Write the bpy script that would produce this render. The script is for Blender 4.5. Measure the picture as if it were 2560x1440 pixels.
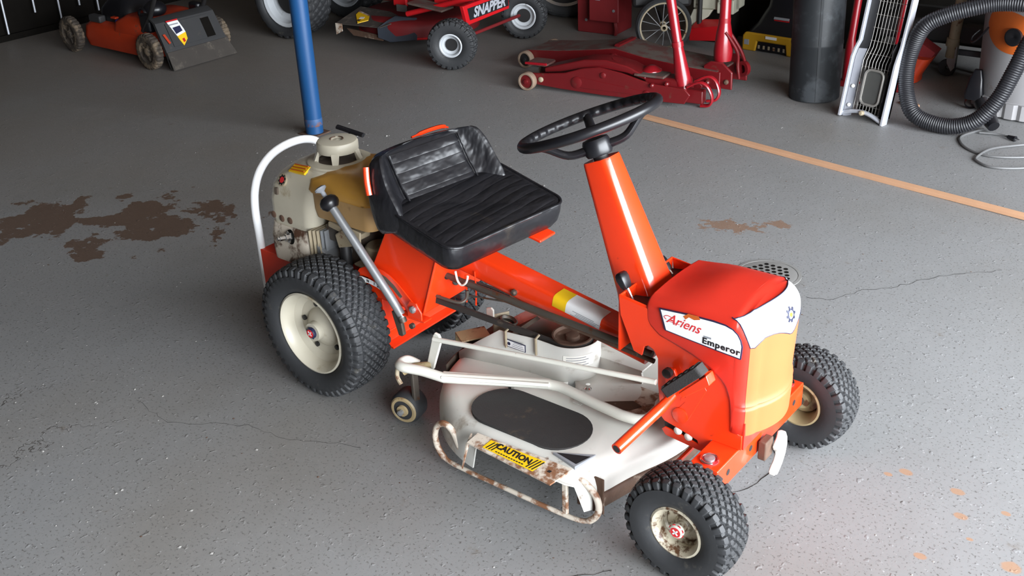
import bpy, bmesh, math, random
from math import sin, cos, pi, radians as R_, sqrt, atan2
from mathutils import Vector as V, Matrix as MX

random.seed(7)
for o in list(bpy.data.objects): bpy.data.objects.remove(o, do_unlink=True)
S = bpy.context.scene
COL = S.collection

# ---------------------------------------------------------------- camera
cd = bpy.data.cameras.new('camera'); cam = bpy.data.objects.new('camera', cd); COL.objects.link(cam)
cd.sensor_width = 36.0; cd.lens = 37.83; cd.clip_start = 0.05
cam.matrix_world = MX(((0.78915834, -0.25480178, 0.5588427, 2.10331),
                       (0.61306582, 0.38181124, -0.69164332, -1.9682),
                       (-0.03714047, 0.88842345, 0.45751978, 1.67848),
                       (0, 0, 0, 1)))
S.camera = cam

# ---------------------------------------------------------------- light: daylight through the open garage door
S.view_settings.view_transform = 'Standard'
S.view_settings.look = 'None'
S.view_settings.gamma = 1.0
S.view_settings.use_curve_mapping = False
S.view_settings.exposure = 0.0
S.cycles.use_denoising = True
S.cycles.max_bounces = 6
W = bpy.data.worlds.new('overcast_sky'); S.world = W; W.use_nodes = True
bg = W.node_tree.nodes['Background']
bg.inputs[0].default_value = (0.885, 0.94, 1.0, 1)
bg.inputs[1].default_value = 21.5
DOOR_X, DOOR_Y0, DOOR_Y1, DOOR_Z = 4.3, -3.5, 2.9, 2.9
pl = bpy.data.lights.new('door_daylight', 'AREA'); po = bpy.data.objects.new('door_daylight', pl); COL.objects.link(po)
pl.shape = 'RECTANGLE'; pl.size = DOOR_Y1 - DOOR_Y0; pl.size_y = DOOR_Z
pl.cycles.is_portal = True
po.location = (DOOR_X + 0.02, (DOOR_Y0 + DOOR_Y1) / 2, DOOR_Z / 2)
po.rotation_euler = (R_(90), 0, R_(90))

# ---------------------------------------------------------------- materials
def nd(t, kind, **k):
    n = t.nodes.new(kind)
    for a, b in k.items(): setattr(n, a, b)
    return n

def M(name, col, rough=.5, metal=0, var=.12, scale=14, dirt=None, bump=0, bscale=60, coat=0, spec=.5, dirt2=None, fine=None):
    m = bpy.data.materials.new(name); m.use_nodes = True; t = m.node_tree
    p = t.nodes['Principled BSDF']; L = t.links
    p.inputs['Roughness'].default_value = rough; p.inputs['Metallic'].default_value = metal
    p.inputs['Coat Weight'].default_value = coat; p.inputs['Coat Roughness'].default_value = .09
    p.inputs['Specular IOR Level'].default_value = spec
    tc = nd(t, 'ShaderNodeTexCoord'); out = None
    n = nd(t, 'ShaderNodeTexNoise'); n.inputs['Scale'].default_value = scale; n.inputs['Detail'].default_value = 5
    L.new(tc.outputs['Object'], n.inputs['Vector'])
    mx = nd(t, 'ShaderNodeMix', data_type='RGBA'); L.new(n.outputs['Fac'], mx.inputs[0])
    mx.inputs[6].default_value = tuple(c * (1 - var) for c in col) + (1,)
    mx.inputs[7].default_value = tuple(min(1, c * (1 + var)) for c in col) + (1,)
    out = mx.outputs[2]
    for d in (dirt, dirt2):
        if not d: continue
        dcol, amt, dsc = d
        n2 = nd(t, 'ShaderNodeTexNoise'); n2.inputs['Scale'].default_value = dsc; n2.inputs['Detail'].default_value = 8
        n2.inputs['Roughness'].default_value = .65
        L.new(tc.outputs['Object'], n2.inputs['Vector'])
        mr = nd(t, 'ShaderNodeMapRange'); mr.interpolation_type = 'SMOOTHSTEP'
        mr.inputs['From Min'].default_value = .72 - amt * .5; mr.inputs['From Max'].default_value = .80 - amt * .4
        L.new(n2.outputs['Fac'], mr.inputs['Value'])
        m2 = nd(t, 'ShaderNodeMix', data_type='RGBA'); L.new(mr.outputs[0], m2.inputs[0])
        L.new(out, m2.inputs[6]); m2.inputs[7].default_value = tuple(dcol) + (1,)
        out = m2.outputs[2]
    L.new(out, p.inputs['Base Color'])
    if bump:
        b = nd(t, 'ShaderNodeBump'); b.inputs['Strength'].default_value = bump; b.inputs['Distance'].default_value = .004
        n3 = nd(t, 'ShaderNodeTexNoise'); n3.inputs['Scale'].default_value = bscale; n3.inputs['Detail'].default_value = 4
        L.new(tc.outputs['Object'], n3.inputs['Vector']); L.new(n3.outputs['Fac'], b.inputs['Height'])
        L.new(b.outputs[0], p.inputs['Normal'])
    return m

RUST = (.12, .045, .018); DUST = (.20, .16, .12)
mt = {}
mt['orange'] = M('orange_paint', (.80, .042, .006), .27, coat=.5, var=.05, dirt=((.45, .03, .008), .12, 30))
mt['hood'] = M('faded_red_orange_paint', (.60, .028, .014), .42, coat=.12, var=.06, dirt=((.45, .05, .03), .12, 25))
mt['orange_dirty'] = M('scuffed_orange_paint', (.66, .035, .008), .45, var=.1, dirt=(RUST, .18, 18))
mt['lit_hood_orange'] = M('lit_orange_hood_paint', (.74, .125, .035), .5, var=.05)  # hood paint again, with the overexposed front light put into the colour
mt['white'] = M('cream_white_paint', (.74, .72, .64), .4, var=.05, dirt=(RUST, .12, 26), coat=.1)
mt['deck_white'] = M('worn_cream_deck_paint', (.66, .65, .60), .42, var=.07, dirt=((.16, .08, .04), .16, 11), dirt2=((.36, .31, .25), .3, 5))
mt['rusty_white'] = M('rust_streaked_cream_paint', (.62, .55, .46), .55, var=.12, dirt=((.22, .10, .05), .55, 24), bump=.1)
mt['decal_white'] = M('white_decal', (.80, .80, .80), .38, var=.02)
mt['decal_yellow'] = M('yellow_decal', (.85, .52, .01), .4, var=.04)
mt['decal_black'] = M('black_print', (.012, .012, .014), .5, var=0)
mt['navy'] = M('navy_print', (.012, .015, .05), .45, var=0)
mt['decal_red'] = M('red_print', (.62, .025, .03), .45, var=.05)
mt['decal_grey'] = M('grey_print', (.25, .26, .28), .5, var=.05)
mt['rubber'] = M('tyre_rubber', (.026, .027, .029), .62, var=.2, scale=8, dirt=((.075, .07, .06), .22, 16), bump=.15, bscale=90)
mt['rubber_dusty'] = M('muddy_tyre_rubber', (.042, .032, .024), .8, var=.3, dirt=((.16, .12, .08), .5, 14), bump=.3)
mt['rim'] = M('cream_wheel_paint', (.52, .48, .385), .38, var=.08, dirt=((.30, .23, .13), .28, 9))
mt['rim_rusty'] = M('rust_spotted_cream_wheel_paint', (.52, .47, .36), .4, var=.1, dirt=((.10, .045, .02), .48, 34))
mt['rim_tan'] = M('tan_wheel_back', (.34, .26, .14), .45, var=.2, dirt=(RUST, .3, 18))
mt['black_plastic'] = M('black_plastic', (.006, .006, .008), .36, var=.1, coat=.12)
mt['black_metal'] = M('black_metal', (.016, .015, .015), .5, var=.2)
mt['grip'] = M('black_grip_sheet', (.028, .026, .025), .85, var=.2, scale=40, dirt=((.09, .065, .045), .2, 9), bump=.3, bscale=300)
mt['steel'] = M('grey_steel', (.33, .34, .35), .4, metal=.6, var=.15, dirt=(RUST, .15, 30))
mt['steel_dark'] = M('oily_steel', (.10, .085, .07), .5, metal=.5, var=.3, dirt=(RUST, .35, 30))
mt['chrome'] = M('bright_metal', (.75, .75, .74), .2, metal=1, var=.05)
mt['rust'] = M('rusty_metal', (.10, .055, .035), .75, metal=.1, var=.4, scale=40, dirt=((.26, .20, .15), .3, 20), bump=.3)
mt['rusty_housing'] = M('flaking_rusty_cream_paint', (.50, .44, .36), .55, var=.1, dirt=((.075, .035, .02), .5, 17), bump=.15)
mt['eng_white'] = M('aged_cream_engine_paint', (.46, .42, .33), .42, var=.08, dirt=((.10, .045, .02), .1, 30), dirt2=((.30, .24, .15), .22, 7))
mt['tank'] = M('amber_plastic_tank', (.46, .24, .045), .32, var=.15, coat=.2, dirt=((.11, .055, .02), .2, 10))
mt['tank_tan'] = M('tan_plastic_tank', (.36, .22, .09), .5, var=.15, dirt=((.16, .09, .04), .3, 9))
mt['tan'] = M('tan_metal', (.34, .28, .19), .5, var=.15, dirt=(RUST, .3, 30))
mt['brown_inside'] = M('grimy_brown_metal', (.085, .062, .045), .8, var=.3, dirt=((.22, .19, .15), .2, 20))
mt['belt'] = M('black_rubber_belt', (.022, .018, .015), .8, var=.3, dirt=((.07, .05, .035), .3, 30))
mt['white_pvc'] = M('white_plastic_pipe', (.80, .80, .80), .35, var=.02)
mt['hook_white'] = M('white_plastic', (.85, .83, .76), .4, var=.04)
mt['blue'] = M('blue_post_paint', (.009, .066, .19), .4, var=.12, scale=6, dirt=((.12, .07, .06), .06, 14), coat=.1)
mt['wood'] = M('bare_pine', (.55, .31, .18), .6, var=.12, scale=9)
mt['jack_red'] = M('dark_red_jack_paint', (.125, .005, .007), .38, var=.12, coat=.2, dirt=((.10, .03, .022), .25, 16))
mt['jack_dusty'] = M('dusty_red_jack_paint', (.085, .026, .021), .85, var=.2, dirt=((.085, .062, .05), .6, 12))
mt['jack_bright'] = M('glossy_red_paint', (.27, .006, .012), .32, var=.1, coat=.4, dirt=((.45, .28, .22), .05, 26))
mt['red'] = M('red_enamel', (.50, .008, .012), .4, var=.08)
mt['red_dark'] = M('dull_red_enamel', (.16, .008, .010), .6, var=.15)
mt['mower_orange'] = M('dusty_orange_plastic', (.42, .036, .008), .45, var=.15, dirt=((.12, .05, .03), .25, 12))
mt['grey_plastic'] = M('grey_black_plastic', (.030, .030, .031), .6, var=.15, dirt=((.08, .068, .055), .2, 9))
mt['dirt_plastic'] = M('dirty_black_plastic', (.045, .038, .032), .85, var=.25, dirt=((.10, .085, .068), .35, 14), bump=.3)
mt['navy_rubber'] = M('blue_black_rubber', (.022, .028, .04), .7, var=.15)
mt['stovepipe'] = M('blued_stovepipe', (.014, .016, .018), .52, spec=.35, var=.35, scale=5, dirt=((.045, .05, .055), .45, 5))
mt['silver'] = M('silver_trim', (.62, .64, .70), .32, metal=.4, var=.05)
mt['pot'] = M('grey_plastic_trim', (.19, .195, .22), .5, var=.1)
mt['grille_bar'] = M('pitted_chrome_bars', (.30, .285, .26), .4, metal=.4, var=.15)
mt['glass_grey'] = M('dusty_grey_plate', (.07, .07, .066), .55, var=.3, scale=6)
mt['hose'] = M('black_ribbed_hose', (.014, .014, .017), .48, var=.1)
mt['vac_grey'] = M('pale_grey_plastic', (.27, .262, .265), .5, var=.06, dirt=((.20, .15, .12), .15, 8))
mt['vac_orange'] = M('orange_label', (.50, .10, .012), .5, var=.1)
mt['cord'] = M('grey_cord', (.12, .12, .12), .45, var=.1)
mt['yellow'] = M('yellow_plastic', (.45, .24, .008), .5, var=.15, dirt=((.12, .08, .03), .2, 9))
mt['caster_dusty'] = M('dusty_caster_steel', (.22, .155, .11), .7, var=.2)
mt['dark'] = M('black_stain', (.007, .006, .005), .95, var=.3, spec=.08)
mt['white_dull'] = M('chipped_white_paint', (.50, .48, .38), .5, var=.12, dirt=((.05, .035, .025), .3, 12))
mt['iron'] = M('cast_iron_grate', (.25, .245, .235), .55, metal=.2, var=.2, dirt=((.12, .08, .05), .2, 20))
mt['blue_cap'] = M('blue_plastic', (.02, .03, .25), .5)

# vinyl with cross channels
def vinyl(name, wscale, strength):
    m = M(name, (.009, .009, .011), .33, var=.2, scale=6, dirt=((.035, .028, .022), .25, 5), coat=.1); t = m.node_tree; L = t.links
    p = t.nodes['Principled BSDF']; tc = [n for n in t.nodes if n.type == 'TEX_COORD'][0]
    b = nd(t, 'ShaderNodeBump'); b.inputs['Strength'].default_value = .85; b.inputs['Distance'].default_value = .016
    n = nd(t, 'ShaderNodeTexNoise'); n.inputs['Scale'].default_value = 11; n.inputs['Detail'].default_value = 3
    mp = nd(t, 'ShaderNodeMapping'); mp.inputs['Scale'].default_value = (1.6, .7, .8)
    L.new(tc.outputs['Object'], mp.inputs['Vector']); L.new(mp.outputs[0], n.inputs['Vector'])
    L.new(n.outputs['Fac'], b.inputs['Height']); last = b
    if wscale:
        w = nd(t, 'ShaderNodeTexWave', wave_type='BANDS', bands_direction='X'); w.inputs['Scale'].default_value = wscale
        w.inputs['Distortion'].default_value = .6; w.inputs['Detail'].default_value = 1
        L.new(tc.outputs['Object'], w.inputs['Vector'])
        pw = nd(t, 'ShaderNodeMath', operation='POWER'); pw.inputs[1].default_value = .25; L.new(w.outputs['Fac'], pw.inputs[0])
        b2 = nd(t, 'ShaderNodeBump'); b2.inputs['Strength'].default_value = strength; b2.inputs['Distance'].default_value = .003
        L.new(pw.outputs[0], b2.inputs['Height']); L.new(b.outputs[0], b2.inputs['Normal']); last = b2
    L.new(last.outputs[0], p.inputs['Normal'])
    return m
mt['vinyl'] = vinyl('wrinkled_black_vinyl', 0, 0)
mt['vinyl_ribbed'] = vinyl('channelled_black_vinyl', 10.0, .7)

# ---------------------------------------------------------------- mesh builder
def frame(d, up=(0, 0, 1)):
    d = V(d).normalized(); u = V(up)
    if abs(d.dot(u)) > .98: u = V((1, 0, 0))
    a = u.cross(d).normalized(); b = d.cross(a)
    return a, b, d

class B:
    def __init__(s, T=None): s.v = []; s.f = []; s.T = T
    def add(s, v, f):
        o = len(s.v); s.v += [V(p) for p in v]; s.f += [[i + o for i in q] for q in f]; return s
    def hexa(s, p):
        return s.add(p, [(0, 3, 2, 1), (4, 5, 6, 7), (0, 1, 5, 4), (1, 2, 6, 5), (2, 3, 7, 6), (3, 0, 4, 7)])
    def box(s, c, z, Rm=None, top=(1, 1)):
        x, y, h = z[0] / 2, z[1] / 2, z[2] / 2; c = V(c)
        p = [V((a * x, b * y, -h)) for a, b in ((-1, -1), (1, -1), (1, 1), (-1, 1))] + \
            [V((a * x * top[0], b * y * top[1], h)) for a, b in ((-1, -1), (1, -1), (1, 1), (-1, 1))]
        if Rm is not None: p = [Rm @ q for q in p]
        return s.hexa([q + c for q in p])
    def prism(s, poly, ax, a, b):
        def pt(q, h): return {'y': (q[0], h, q[1]), 'x': (h, q[0], q[1]), 'z': (q[0], q[1], h)}[ax]
        n = len(poly)
        return s.add([pt(q, a) for q in poly] + [pt(q, b) for q in poly],
                     [list(range(n))[::-1], list(range(n, 2 * n))] + [(i, (i + 1) % n, n + (i + 1) % n, n + i) for i in range(n)])
    def grid(s, rows, cu=False, cv=False):
        m = len(rows[0]); n = len(rows); f = []
        for i in range(n if cv else n - 1):
            for j in range(m if cu else m - 1):
                f.append((i * m + j, i * m + (j + 1) % m, ((i + 1) % n) * m + (j + 1) % m, ((i + 1) % n) * m + j))
        return s.add([p for r in rows for p in r], f)
    def loft(s, rows, caps=True):
        o = len(s.v); s.grid(rows, cu=True); m = len(rows[0])
        if caps: s.f += [[o + i for i in range(m)][::-1], [o + (len(rows) - 1) * m + i for i in range(m)]]
        return s
    def tube(s, pts, r, n=10, closed=False, caps=True, flat=1.0, up=(0, 0, 1)):
        pts = [V(p) for p in pts]; k = len(pts); rows = []; pa = None
        for i, p in enumerate(pts):
            if closed: d = pts[(i + 1) % k] - pts[i - 1]
            else: d = pts[min(i + 1, k - 1)] - pts[max(i - 1, 0)]
            d.normalize()
            if pa is None: a, b, _ = frame(d, up)
            else:
                a = pa - d * pa.dot(d)
                a = a.normalized() if a.length > 1e-6 else frame(d, up)[0]; b = d.cross(a)
            pa = a; rr = r[i] if isinstance(r, (list, tuple)) else r
            rows.append([p + a * (rr * cos(2 * pi * j / n)) + b * (rr * flat * sin(2 * pi * j / n)) for j in range(n)])
        if closed: return s.grid(rows, cu=True, cv=True)
        return s.loft(rows, caps)
    def lathe(s, prof, o=(0, 0, 0), d=(0, 0, 1), n=32, closed=False):
        a, b, d = frame(d); o = V(o)
        rows = [[o + d * h + a * (max(r, 1e-5) * cos(2 * pi * j / n)) + b * (max(r, 1e-5) * sin(2 * pi * j / n)) for j in range(n)] for r, h in prof]
        if closed: return s.grid(rows, cu=True, cv=True)
        return s.loft(rows, False)
    def ell(s, c, r, n=20, m=12, Rm=None):
        c = V(c); rows = []
        for i in range(m + 1):
            t = -pi / 2 + pi * i / m
            q = [V((r[0] * max(cos(t), 1e-4) * cos(2 * pi * j / n), r[1] * max(cos(t), 1e-4) * sin(2 * pi * j / n), r[2] * sin(t))) for j in range(n)]
            rows.append([c + (Rm @ p if Rm is not None else p) for p in q])
        return s.loft(rows, True)
    def build(s, name, mat, parent=None, bevel=0, seg=2, ang=38, smooth=True, sub=0):
        me = bpy.data.meshes.new(name)
        v = [s.T @ p for p in s.v] if s.T is not None else s.v
        me.from_pydata([tuple(p) for p in v], [], s.f); me.update()
        bm = bmesh.new(); bm.from_mesh(me); bmesh.ops.recalc_face_normals(bm, faces=bm.faces); bm.to_mesh(me); bm.free()
        if smooth:
            me.shade_smooth(); me.set_sharp_from_angle(angle=R_(ang))
        me.materials.append(mt[mat] if isinstance(mat, str) else mat)
        o = bpy.data.objects.new(name, me); COL.objects.link(o)
        if parent is not None: o.parent = parent
        if bevel:
            b = o.modifiers.new('bevel', 'BEVEL'); b.width = bevel; b.segments = seg; b.limit_method = 'ANGLE'; b.angle_limit = R_(40)
            w = o.modifiers.new('wn', 'WEIGHTED_NORMAL'); w.keep_sharp = True
        if sub:
            b = o.modifiers.new('sub', 'SUBSURF'); b.levels = sub; b.render_levels = sub
        return o

def thing(name, label, cat, loc=(0, 0, 0), rz=0, group=None):
    o = bpy.data.objects.new(name, None); COL.objects.link(o); o.empty_display_size = .1
    o.location = loc; o.rotation_euler = (0, 0, rz); tag(o, label, cat, group); return o
def tag(o, label, cat, group=None):
    o['label'] = label; o['category'] = cat
    if group: o['group'] = group
    return o
def struct(o): o['kind'] = 'structure'; return o
def dup(o, parent=None, M_=None):
    c = o.copy(); COL.objects.link(c)
    if parent is not None: c.parent = parent
    for ch in list(o.children): dup(ch, c)
    return c

def text(s, size, loc, xd, yd, name, mat, parent, shear=0, bold=0, sx=1.0, depth=.0003, center=True, space=1.0):
    cu = bpy.data.curves.new('t', 'FONT'); cu.body = s; cu.size = size; cu.shear = shear; cu.offset = bold; cu.extrude = depth
    cu.space_character = space; cu.resolution_u = 3
    if center: cu.align_x = 'CENTER'; cu.align_y = 'CENTER'
    to = bpy.data.objects.new('t', cu); COL.objects.link(to)
    dg = bpy.context.evaluated_depsgraph_get(); me = bpy.data.meshes.new_from_object(to.evaluated_get(dg))
    bpy.data.objects.remove(to, do_unlink=True)
    x = V(xd).normalized(); z = x.cross(V(yd)).normalized(); y = z.cross(x)
    Mx = MX(((x.x * sx, y.x, z.x, loc[0]), (x.y * sx, y.y, z.y, loc[1]), (x.z * sx, y.z, z.z, loc[2]), (0, 0, 0, 1)))
    me.transform(Mx); me.materials.clear(); me.materials.append(mt[mat])
    o = bpy.data.objects.new(name, me); COL.objects.link(o)
    if parent is not None: o.parent = parent
    return o

def arc(c, r, a0, a1, n, ax='y'):
    out = []
    for i in range(n + 1):
        a = a0 + (a1 - a0) * i / n; p = (r * cos(a), r * sin(a))
        out.append({'y': (c[0] + p[0], c[1], c[2] + p[1]), 'x': (c[0], c[1] + p[0], c[2] + p[1]), 'z': (c[0] + p[0], c[1] + p[1], c[2])}[ax])
    return out
def smooth_path(pts, k=6, closed=False):
    pts = [V(p) for p in pts]; n = len(pts); out = []
    for i in range(n if closed else n - 1):
        if closed: p0, p1, p2, p3 = pts[i - 1], pts[i], pts[(i + 1) % n], pts[(i + 2) % n]
        else: p0, p1, p2, p3 = pts[max(i - 1, 0)], pts[i], pts[i + 1], pts[min(i + 2, n - 1)]
        for j in range(k):
            t = j / k
            out.append(.5 * ((2 * p1) + (p2 - p0) * t + (2 * p0 - 5 * p1 + 4 * p2 - p3) * t * t + (3 * p1 - p0 - 3 * p2 + p3) * t ** 3))
    if not closed: out.append(pts[-1])
    return out
def sstep(a, b, x):
    t = min(1, max(0, (x - a) / (b - a))); return t * t * (3 - 2 * t)
def lerp_tab(tab, x):
    if x <= tab[0][0]: return tab[0][1]
    for (a, b), (c, d) in zip(tab, tab[1:]):
        if x <= c: return b + (d - b) * (x - a) / max(c - a, 1e-9)
    return tab[-1][1]
def rrect(x0, x1, y0, y1, z, r, n=6):
    out = []
    for cx, cy, a0 in ((x1 - r, y1 - r, 0), (x0 + r, y1 - r, pi / 2), (x0 + r, y0 + r, pi), (x1 - r, y0 + r, 3 * pi / 2)):
        for i in range(n + 1):
            a = a0 + pi / 2 * i / n; out.append(V((cx + r * cos(a), cy + r * sin(a), z)))
    return out

# tyre lying about the local Y axis, tread pattern carved into ONE surface
def tyre(b, c, Rt, w, rim, N, kdiag, rot=0, depth=.006, per=14, plain=False, groove=.10):
    NA = N * per; h = w / 2; th = .84
    rows = []
    side = [(rim, -.60), (rim + .004, -.74), (rim + .012, -.86), (rim + (Rt - rim) * .30, -.97), (rim + (Rt - rim) * .50, -1.0), (rim + (Rt - rim) * .68, -.985)]
    sh = [(Rt - .026, -.965), (Rt - .020, -.955), (Rt - .013, -.93), (Rt - .008, -.895)]
    tr = [(-th + 2 * th * i / 46) for i in range(47)]
    prof = [('s', r, y * h) for r, y in side] + [('h', r, y * h) for r, y in sh] + [('t', Rt - .007 * (v / th) ** 2, v * h) for v in tr] + \
           [('h', r, -y * h) for r, y in sh[::-1]] + [('s', r, -y * h) for r, y in side[::-1]]
    cx, cy, cz = c
    for kind, r, y in prof:
        row = []
        for j in range(NA):
            a = 2 * pi * j / NA; u = N * j / NA; v = y / (h * th); dr = 0; dy = 0
            if not plain and kind == 't':
                if abs(v) < .80:
                    d1 = u + v * kdiag; d2 = u - v * kdiag
                    g = min(abs(d1 - round(d1)), abs(d2 - round(d2)))
                    dr = -depth * (1 - sstep(groove * .62, groove, g))
                    if abs(abs(v) - .78) < .03: dr = min(dr, -depth * .7)
                else:
                    g = abs(u - round(u)); dr = -depth * (1 - sstep(.13, .22, g))
            elif not plain and kind == 'h':
                g = abs(u - round(u)); dy = -math.copysign(.006, y) * (1 - sstep(.14, .24, g)); dr = -.003 * (1 - sstep(.14, .24, g))
            rr = r + dr
            X = rr * cos(a); Z = rr * sin(a); Y = y + dy
            row.append(V((cx + X * cos(rot) - Y * sin(rot), cy + X * sin(rot) + Y * cos(rot), cz + Z)))
        rows.append(row)
    b.grid(rows, cu=True); return b

# ---------------------------------------------------------------- setting
def floor_material():
    m = bpy.data.materials.new('painted_concrete'); m.use_nodes = True; t = m.node_tree; L = t.links
    p = t.nodes['Principled BSDF']; tc = nd(t, 'ShaderNodeTexCoord'); P = tc.outputs['Object']
    def noise(sc, det=5, rough=.55, vec=None):
        n = nd(t, 'ShaderNodeTexNoise'); n.inputs['Scale'].default_value = sc; n.inputs['Detail'].default_value = det; n.inputs['Roughness'].default_value = rough
        L.new(vec or P, n.inputs['Vector']); return n.outputs['Fac']
    def math(op, a, b=None, c=None):
        n = nd(t, 'ShaderNodeMath', operation=op)
        for i, x in enumerate((a, b, c)):
            if x is None: continue
            if isinstance(x, (int, float)): n.inputs[i].default_value = x
            else: L.new(x, n.inputs[i])
        return n.outputs[0]
    def rng(v, a, b):
        n = nd(t, 'ShaderNodeMapRange'); n.interpolation_type = 'SMOOTHSTEP'; n.inputs['From Min'].default_value = a; n.inputs['From Max'].default_value = b
        L.new(v, n.inputs['Value']); return n.outputs[0]
    def mix(f, a, b):
        n = nd(t, 'ShaderNodeMix', data_type='RGBA'); L.new(f, n.inputs[0])
        for i, x in ((6, a), (7, b)):
            if isinstance(x, tuple): n.inputs[i].default_value = x + (1,)
            else: L.new(x, n.inputs[i])
        return n.outputs[2]
    sep = nd(t, 'ShaderNodeSeparateXYZ'); L.new(P, sep.inputs[0]); X, Y = sep.outputs[0], sep.outputs[1]
    def blob(cx, cy, rx, ry, ang=0):
        # 1 inside an ellipse, falling to 0 at twice its radius
        dx = math('SUBTRACT', X, cx); dy = math('SUBTRACT', Y, cy); c_, s_ = cos(ang), sin(ang)
        u = math('DIVIDE', math('ADD', math('MULTIPLY', dx, c_), math('MULTIPLY', dy, s_)), rx)
        v = math('DIVIDE', math('SUBTRACT', math('MULTIPLY', dy, c_), math('MULTIPLY', dx, s_)), ry)
        d = math('SQRT', math('ADD', math('MULTIPLY', u, u), math('MULTIPLY', v, v)))
        return math('SUBTRACT', 1.0, math('MULTIPLY', d, .5))
    col = mix(noise(1.6, 6), (.205, .205, .203), (.265, .267, .270))
    col = mix(rng(noise(.55, 4), .48, .72), col, (.200, .190, .176))
    col = mix(rng(noise(130, 3, .6), .57, .68), col, (.110, .104, .098))
    col = mix(rng(noise(85, 3, .6), .66, .74), col, (.37, .37, .37))
    # brown darkening away from the door: light falloff and warm bounce put into the colour
    falloff_tint = rng(math('ADD', math('MULTIPLY', noise(.8, 5), 1.6), math('ADD', math('MULTIPLY', X, -.22), math('MULTIPLY', Y, .10))), .75, 2.1)
    col = mix(math('MULTIPLY', falloff_tint, .75), col, (.195, .168, .142))
    # worn-through, ground-in dirt
    col = mix(rng(noise(7, 8, .7), .63, .74), col, (.17, .150, .130))
    # brown oil stain, broken into islands
    st = noise(5.5, 6, .6)
    big = math('SUBTRACT', blob(-1.92, -.03, .30, .24, .6), .03)
    isl = math('MAXIMUM', big, math('SUBTRACT', blob(-1.52, .22, .50, .33, .55), .10))
    isl = math('MAXIMUM', isl, math('SUBTRACT', blob(-1.46, -.13, .20, .10, .75), .15))
    s1 = rng(math('ADD', math('MULTIPLY', noise(7.5, 6, .6), 1.6), isl), 1.42, 1.46)
    col = mix(math('MULTIPLY', s1, .84), col, (.098, .054, .031))
    # rust patch on the paint by the drain
    st2 = noise(16, 6, .65)
    r1 = rng(math('ADD', math('MULTIPLY', noise(22, 7, .68), 1.7), math('MAXIMUM', blob(.43, 1.43, .14, .06, .45), blob(.57, 1.54, .055, .035, .4))), 1.42, 1.52)
    col = mix(math('MULTIPLY', r1, .75), col, (.21, .115, .065))
    # damp, grimy ring round the drain
    col = mix(math('MULTIPLY', rng(math('ADD', math('MULTIPLY', noise(9), .5), blob(.75, 1.12, .11, .10)), .70, 1.0), .6), col, (.15, .138, .12))
    # small rust spots
    for cx, cy, r in ((1.494, .324, .016), (1.46, .29, .010), (1.623, .318, .016), (1.656, .23, .015), (1.628, .04, .013), (1.804, .117, .022), (1.70, .16, .009), (1.74, .30, .01)):
        col = mix(math('MULTIPLY', rng(math('ADD', math('MULTIPLY', st2, .8), blob(cx, cy, r, r * .7)), .75, .95), .8), col, (.33, .19, .11))
    # flaked paint near the wood strip and grille
    fl = rng(math('ADD', noise(24, 6, .7), math('MULTIPLY', blob(.45, 2.55, .55, .28), .12)), .735, .76)
    col = mix(math('MULTIPLY', fl, .7), col, (.33, .29, .24))
    # hairline cracks: thin band where a coarse noise passes its middle
    ck = noise(1.1, 7, .62)
    cr = math('SUBTRACT', 1.0, rng(math('ABSOLUTE', math('SUBTRACT', ck, .5)), .0008, .0028))
    cm = rng(math('MAXIMUM', math('MAXIMUM', blob(1.05, 1.25, .30, .16, .8), blob(1.2, .12, .14, .10, .9)), blob(-.6, -.9, .35, .25, .3)), .45, .75)
    col = mix(math('MULTIPLY', math('MULTIPLY', cr, cm), .75), col, (.07, .062, .055))
    L.new(col, p.inputs['Base Color'])
    rg = nd(t, 'ShaderNodeMapRange'); rg.inputs['To Min'].default_value = .42; rg.inputs['To Max'].default_value = .66; L.new(noise(3), rg.inputs['Value'])
    L.new(rg.outputs[0], p.inputs['Roughness']); p.inputs['Specular IOR Level'].default_value = .35
    b = nd(t, 'ShaderNodeBump'); b.inputs['Strength'].default_value = .35; b.inputs['Distance'].default_value = .006
    hh = math('ADD', math('MULTIPLY', noise(14, 6, .6), .6), math('ADD', math('MULTIPLY', rng(noise(42, 2), .62, .75), .5), math('MULTIPLY', cr, math('MULTIPLY', cm, -.6))))
    L.new(hh, b.inputs['Height']); L.new(b.outputs[0], p.inputs['Normal'])
    return m
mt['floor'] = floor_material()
mt['wall'] = M('smoke_brown_wall', (.035, .028, .022), .9, var=.25, scale=3)
mt['ceiling'] = M('dusty_ceiling_board', (.22, .17, .13), .9, var=.2, scale=2)
mt['driveway'] = M('pale_concrete', (.33, .33, .33), .8, var=.1, scale=3)

WX0, WX1, WY0, WY1, WZ = -5.6, DOOR_X, -4.2, 5.9, 3.1
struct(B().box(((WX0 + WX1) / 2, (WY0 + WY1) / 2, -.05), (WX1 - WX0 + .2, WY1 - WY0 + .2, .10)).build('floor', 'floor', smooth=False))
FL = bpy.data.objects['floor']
def crack(pts, w):
    P = [V((x, y, .0002)) for x, y in pts]; Q = []; rn = random.Random(len(pts) + int(w * 1e5))
    for p, q in zip(P, P[1:]):
        n = max(2, int((q - p).length / .02))
        for k in range(n): Q.append(p.lerp(q, k / n) + V((rn.uniform(-.006, .006), rn.uniform(-.006, .006), 0)))
    Q.append(P[-1])
    B().tube(Q, [w * rn.uniform(.4, 1.3) for _ in Q], 5, flat=.12, up=(1, 0, 0)).build('floor_crack', 'dark', FL)
crack([(1.165, .27), (1.20, .20), (1.222, .134), (1.215, .07), (1.194, .016), (1.15, -.04)], .0022)
crack([(.90, 1.05), (.98, 1.09), (1.03, 1.20), (1.10, 1.27), (1.20, 1.44), (1.36, 1.60)], .0009)
crack([(1.09, -.40), (1.02, -.48), (.98, -.60)], .0016)
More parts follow.
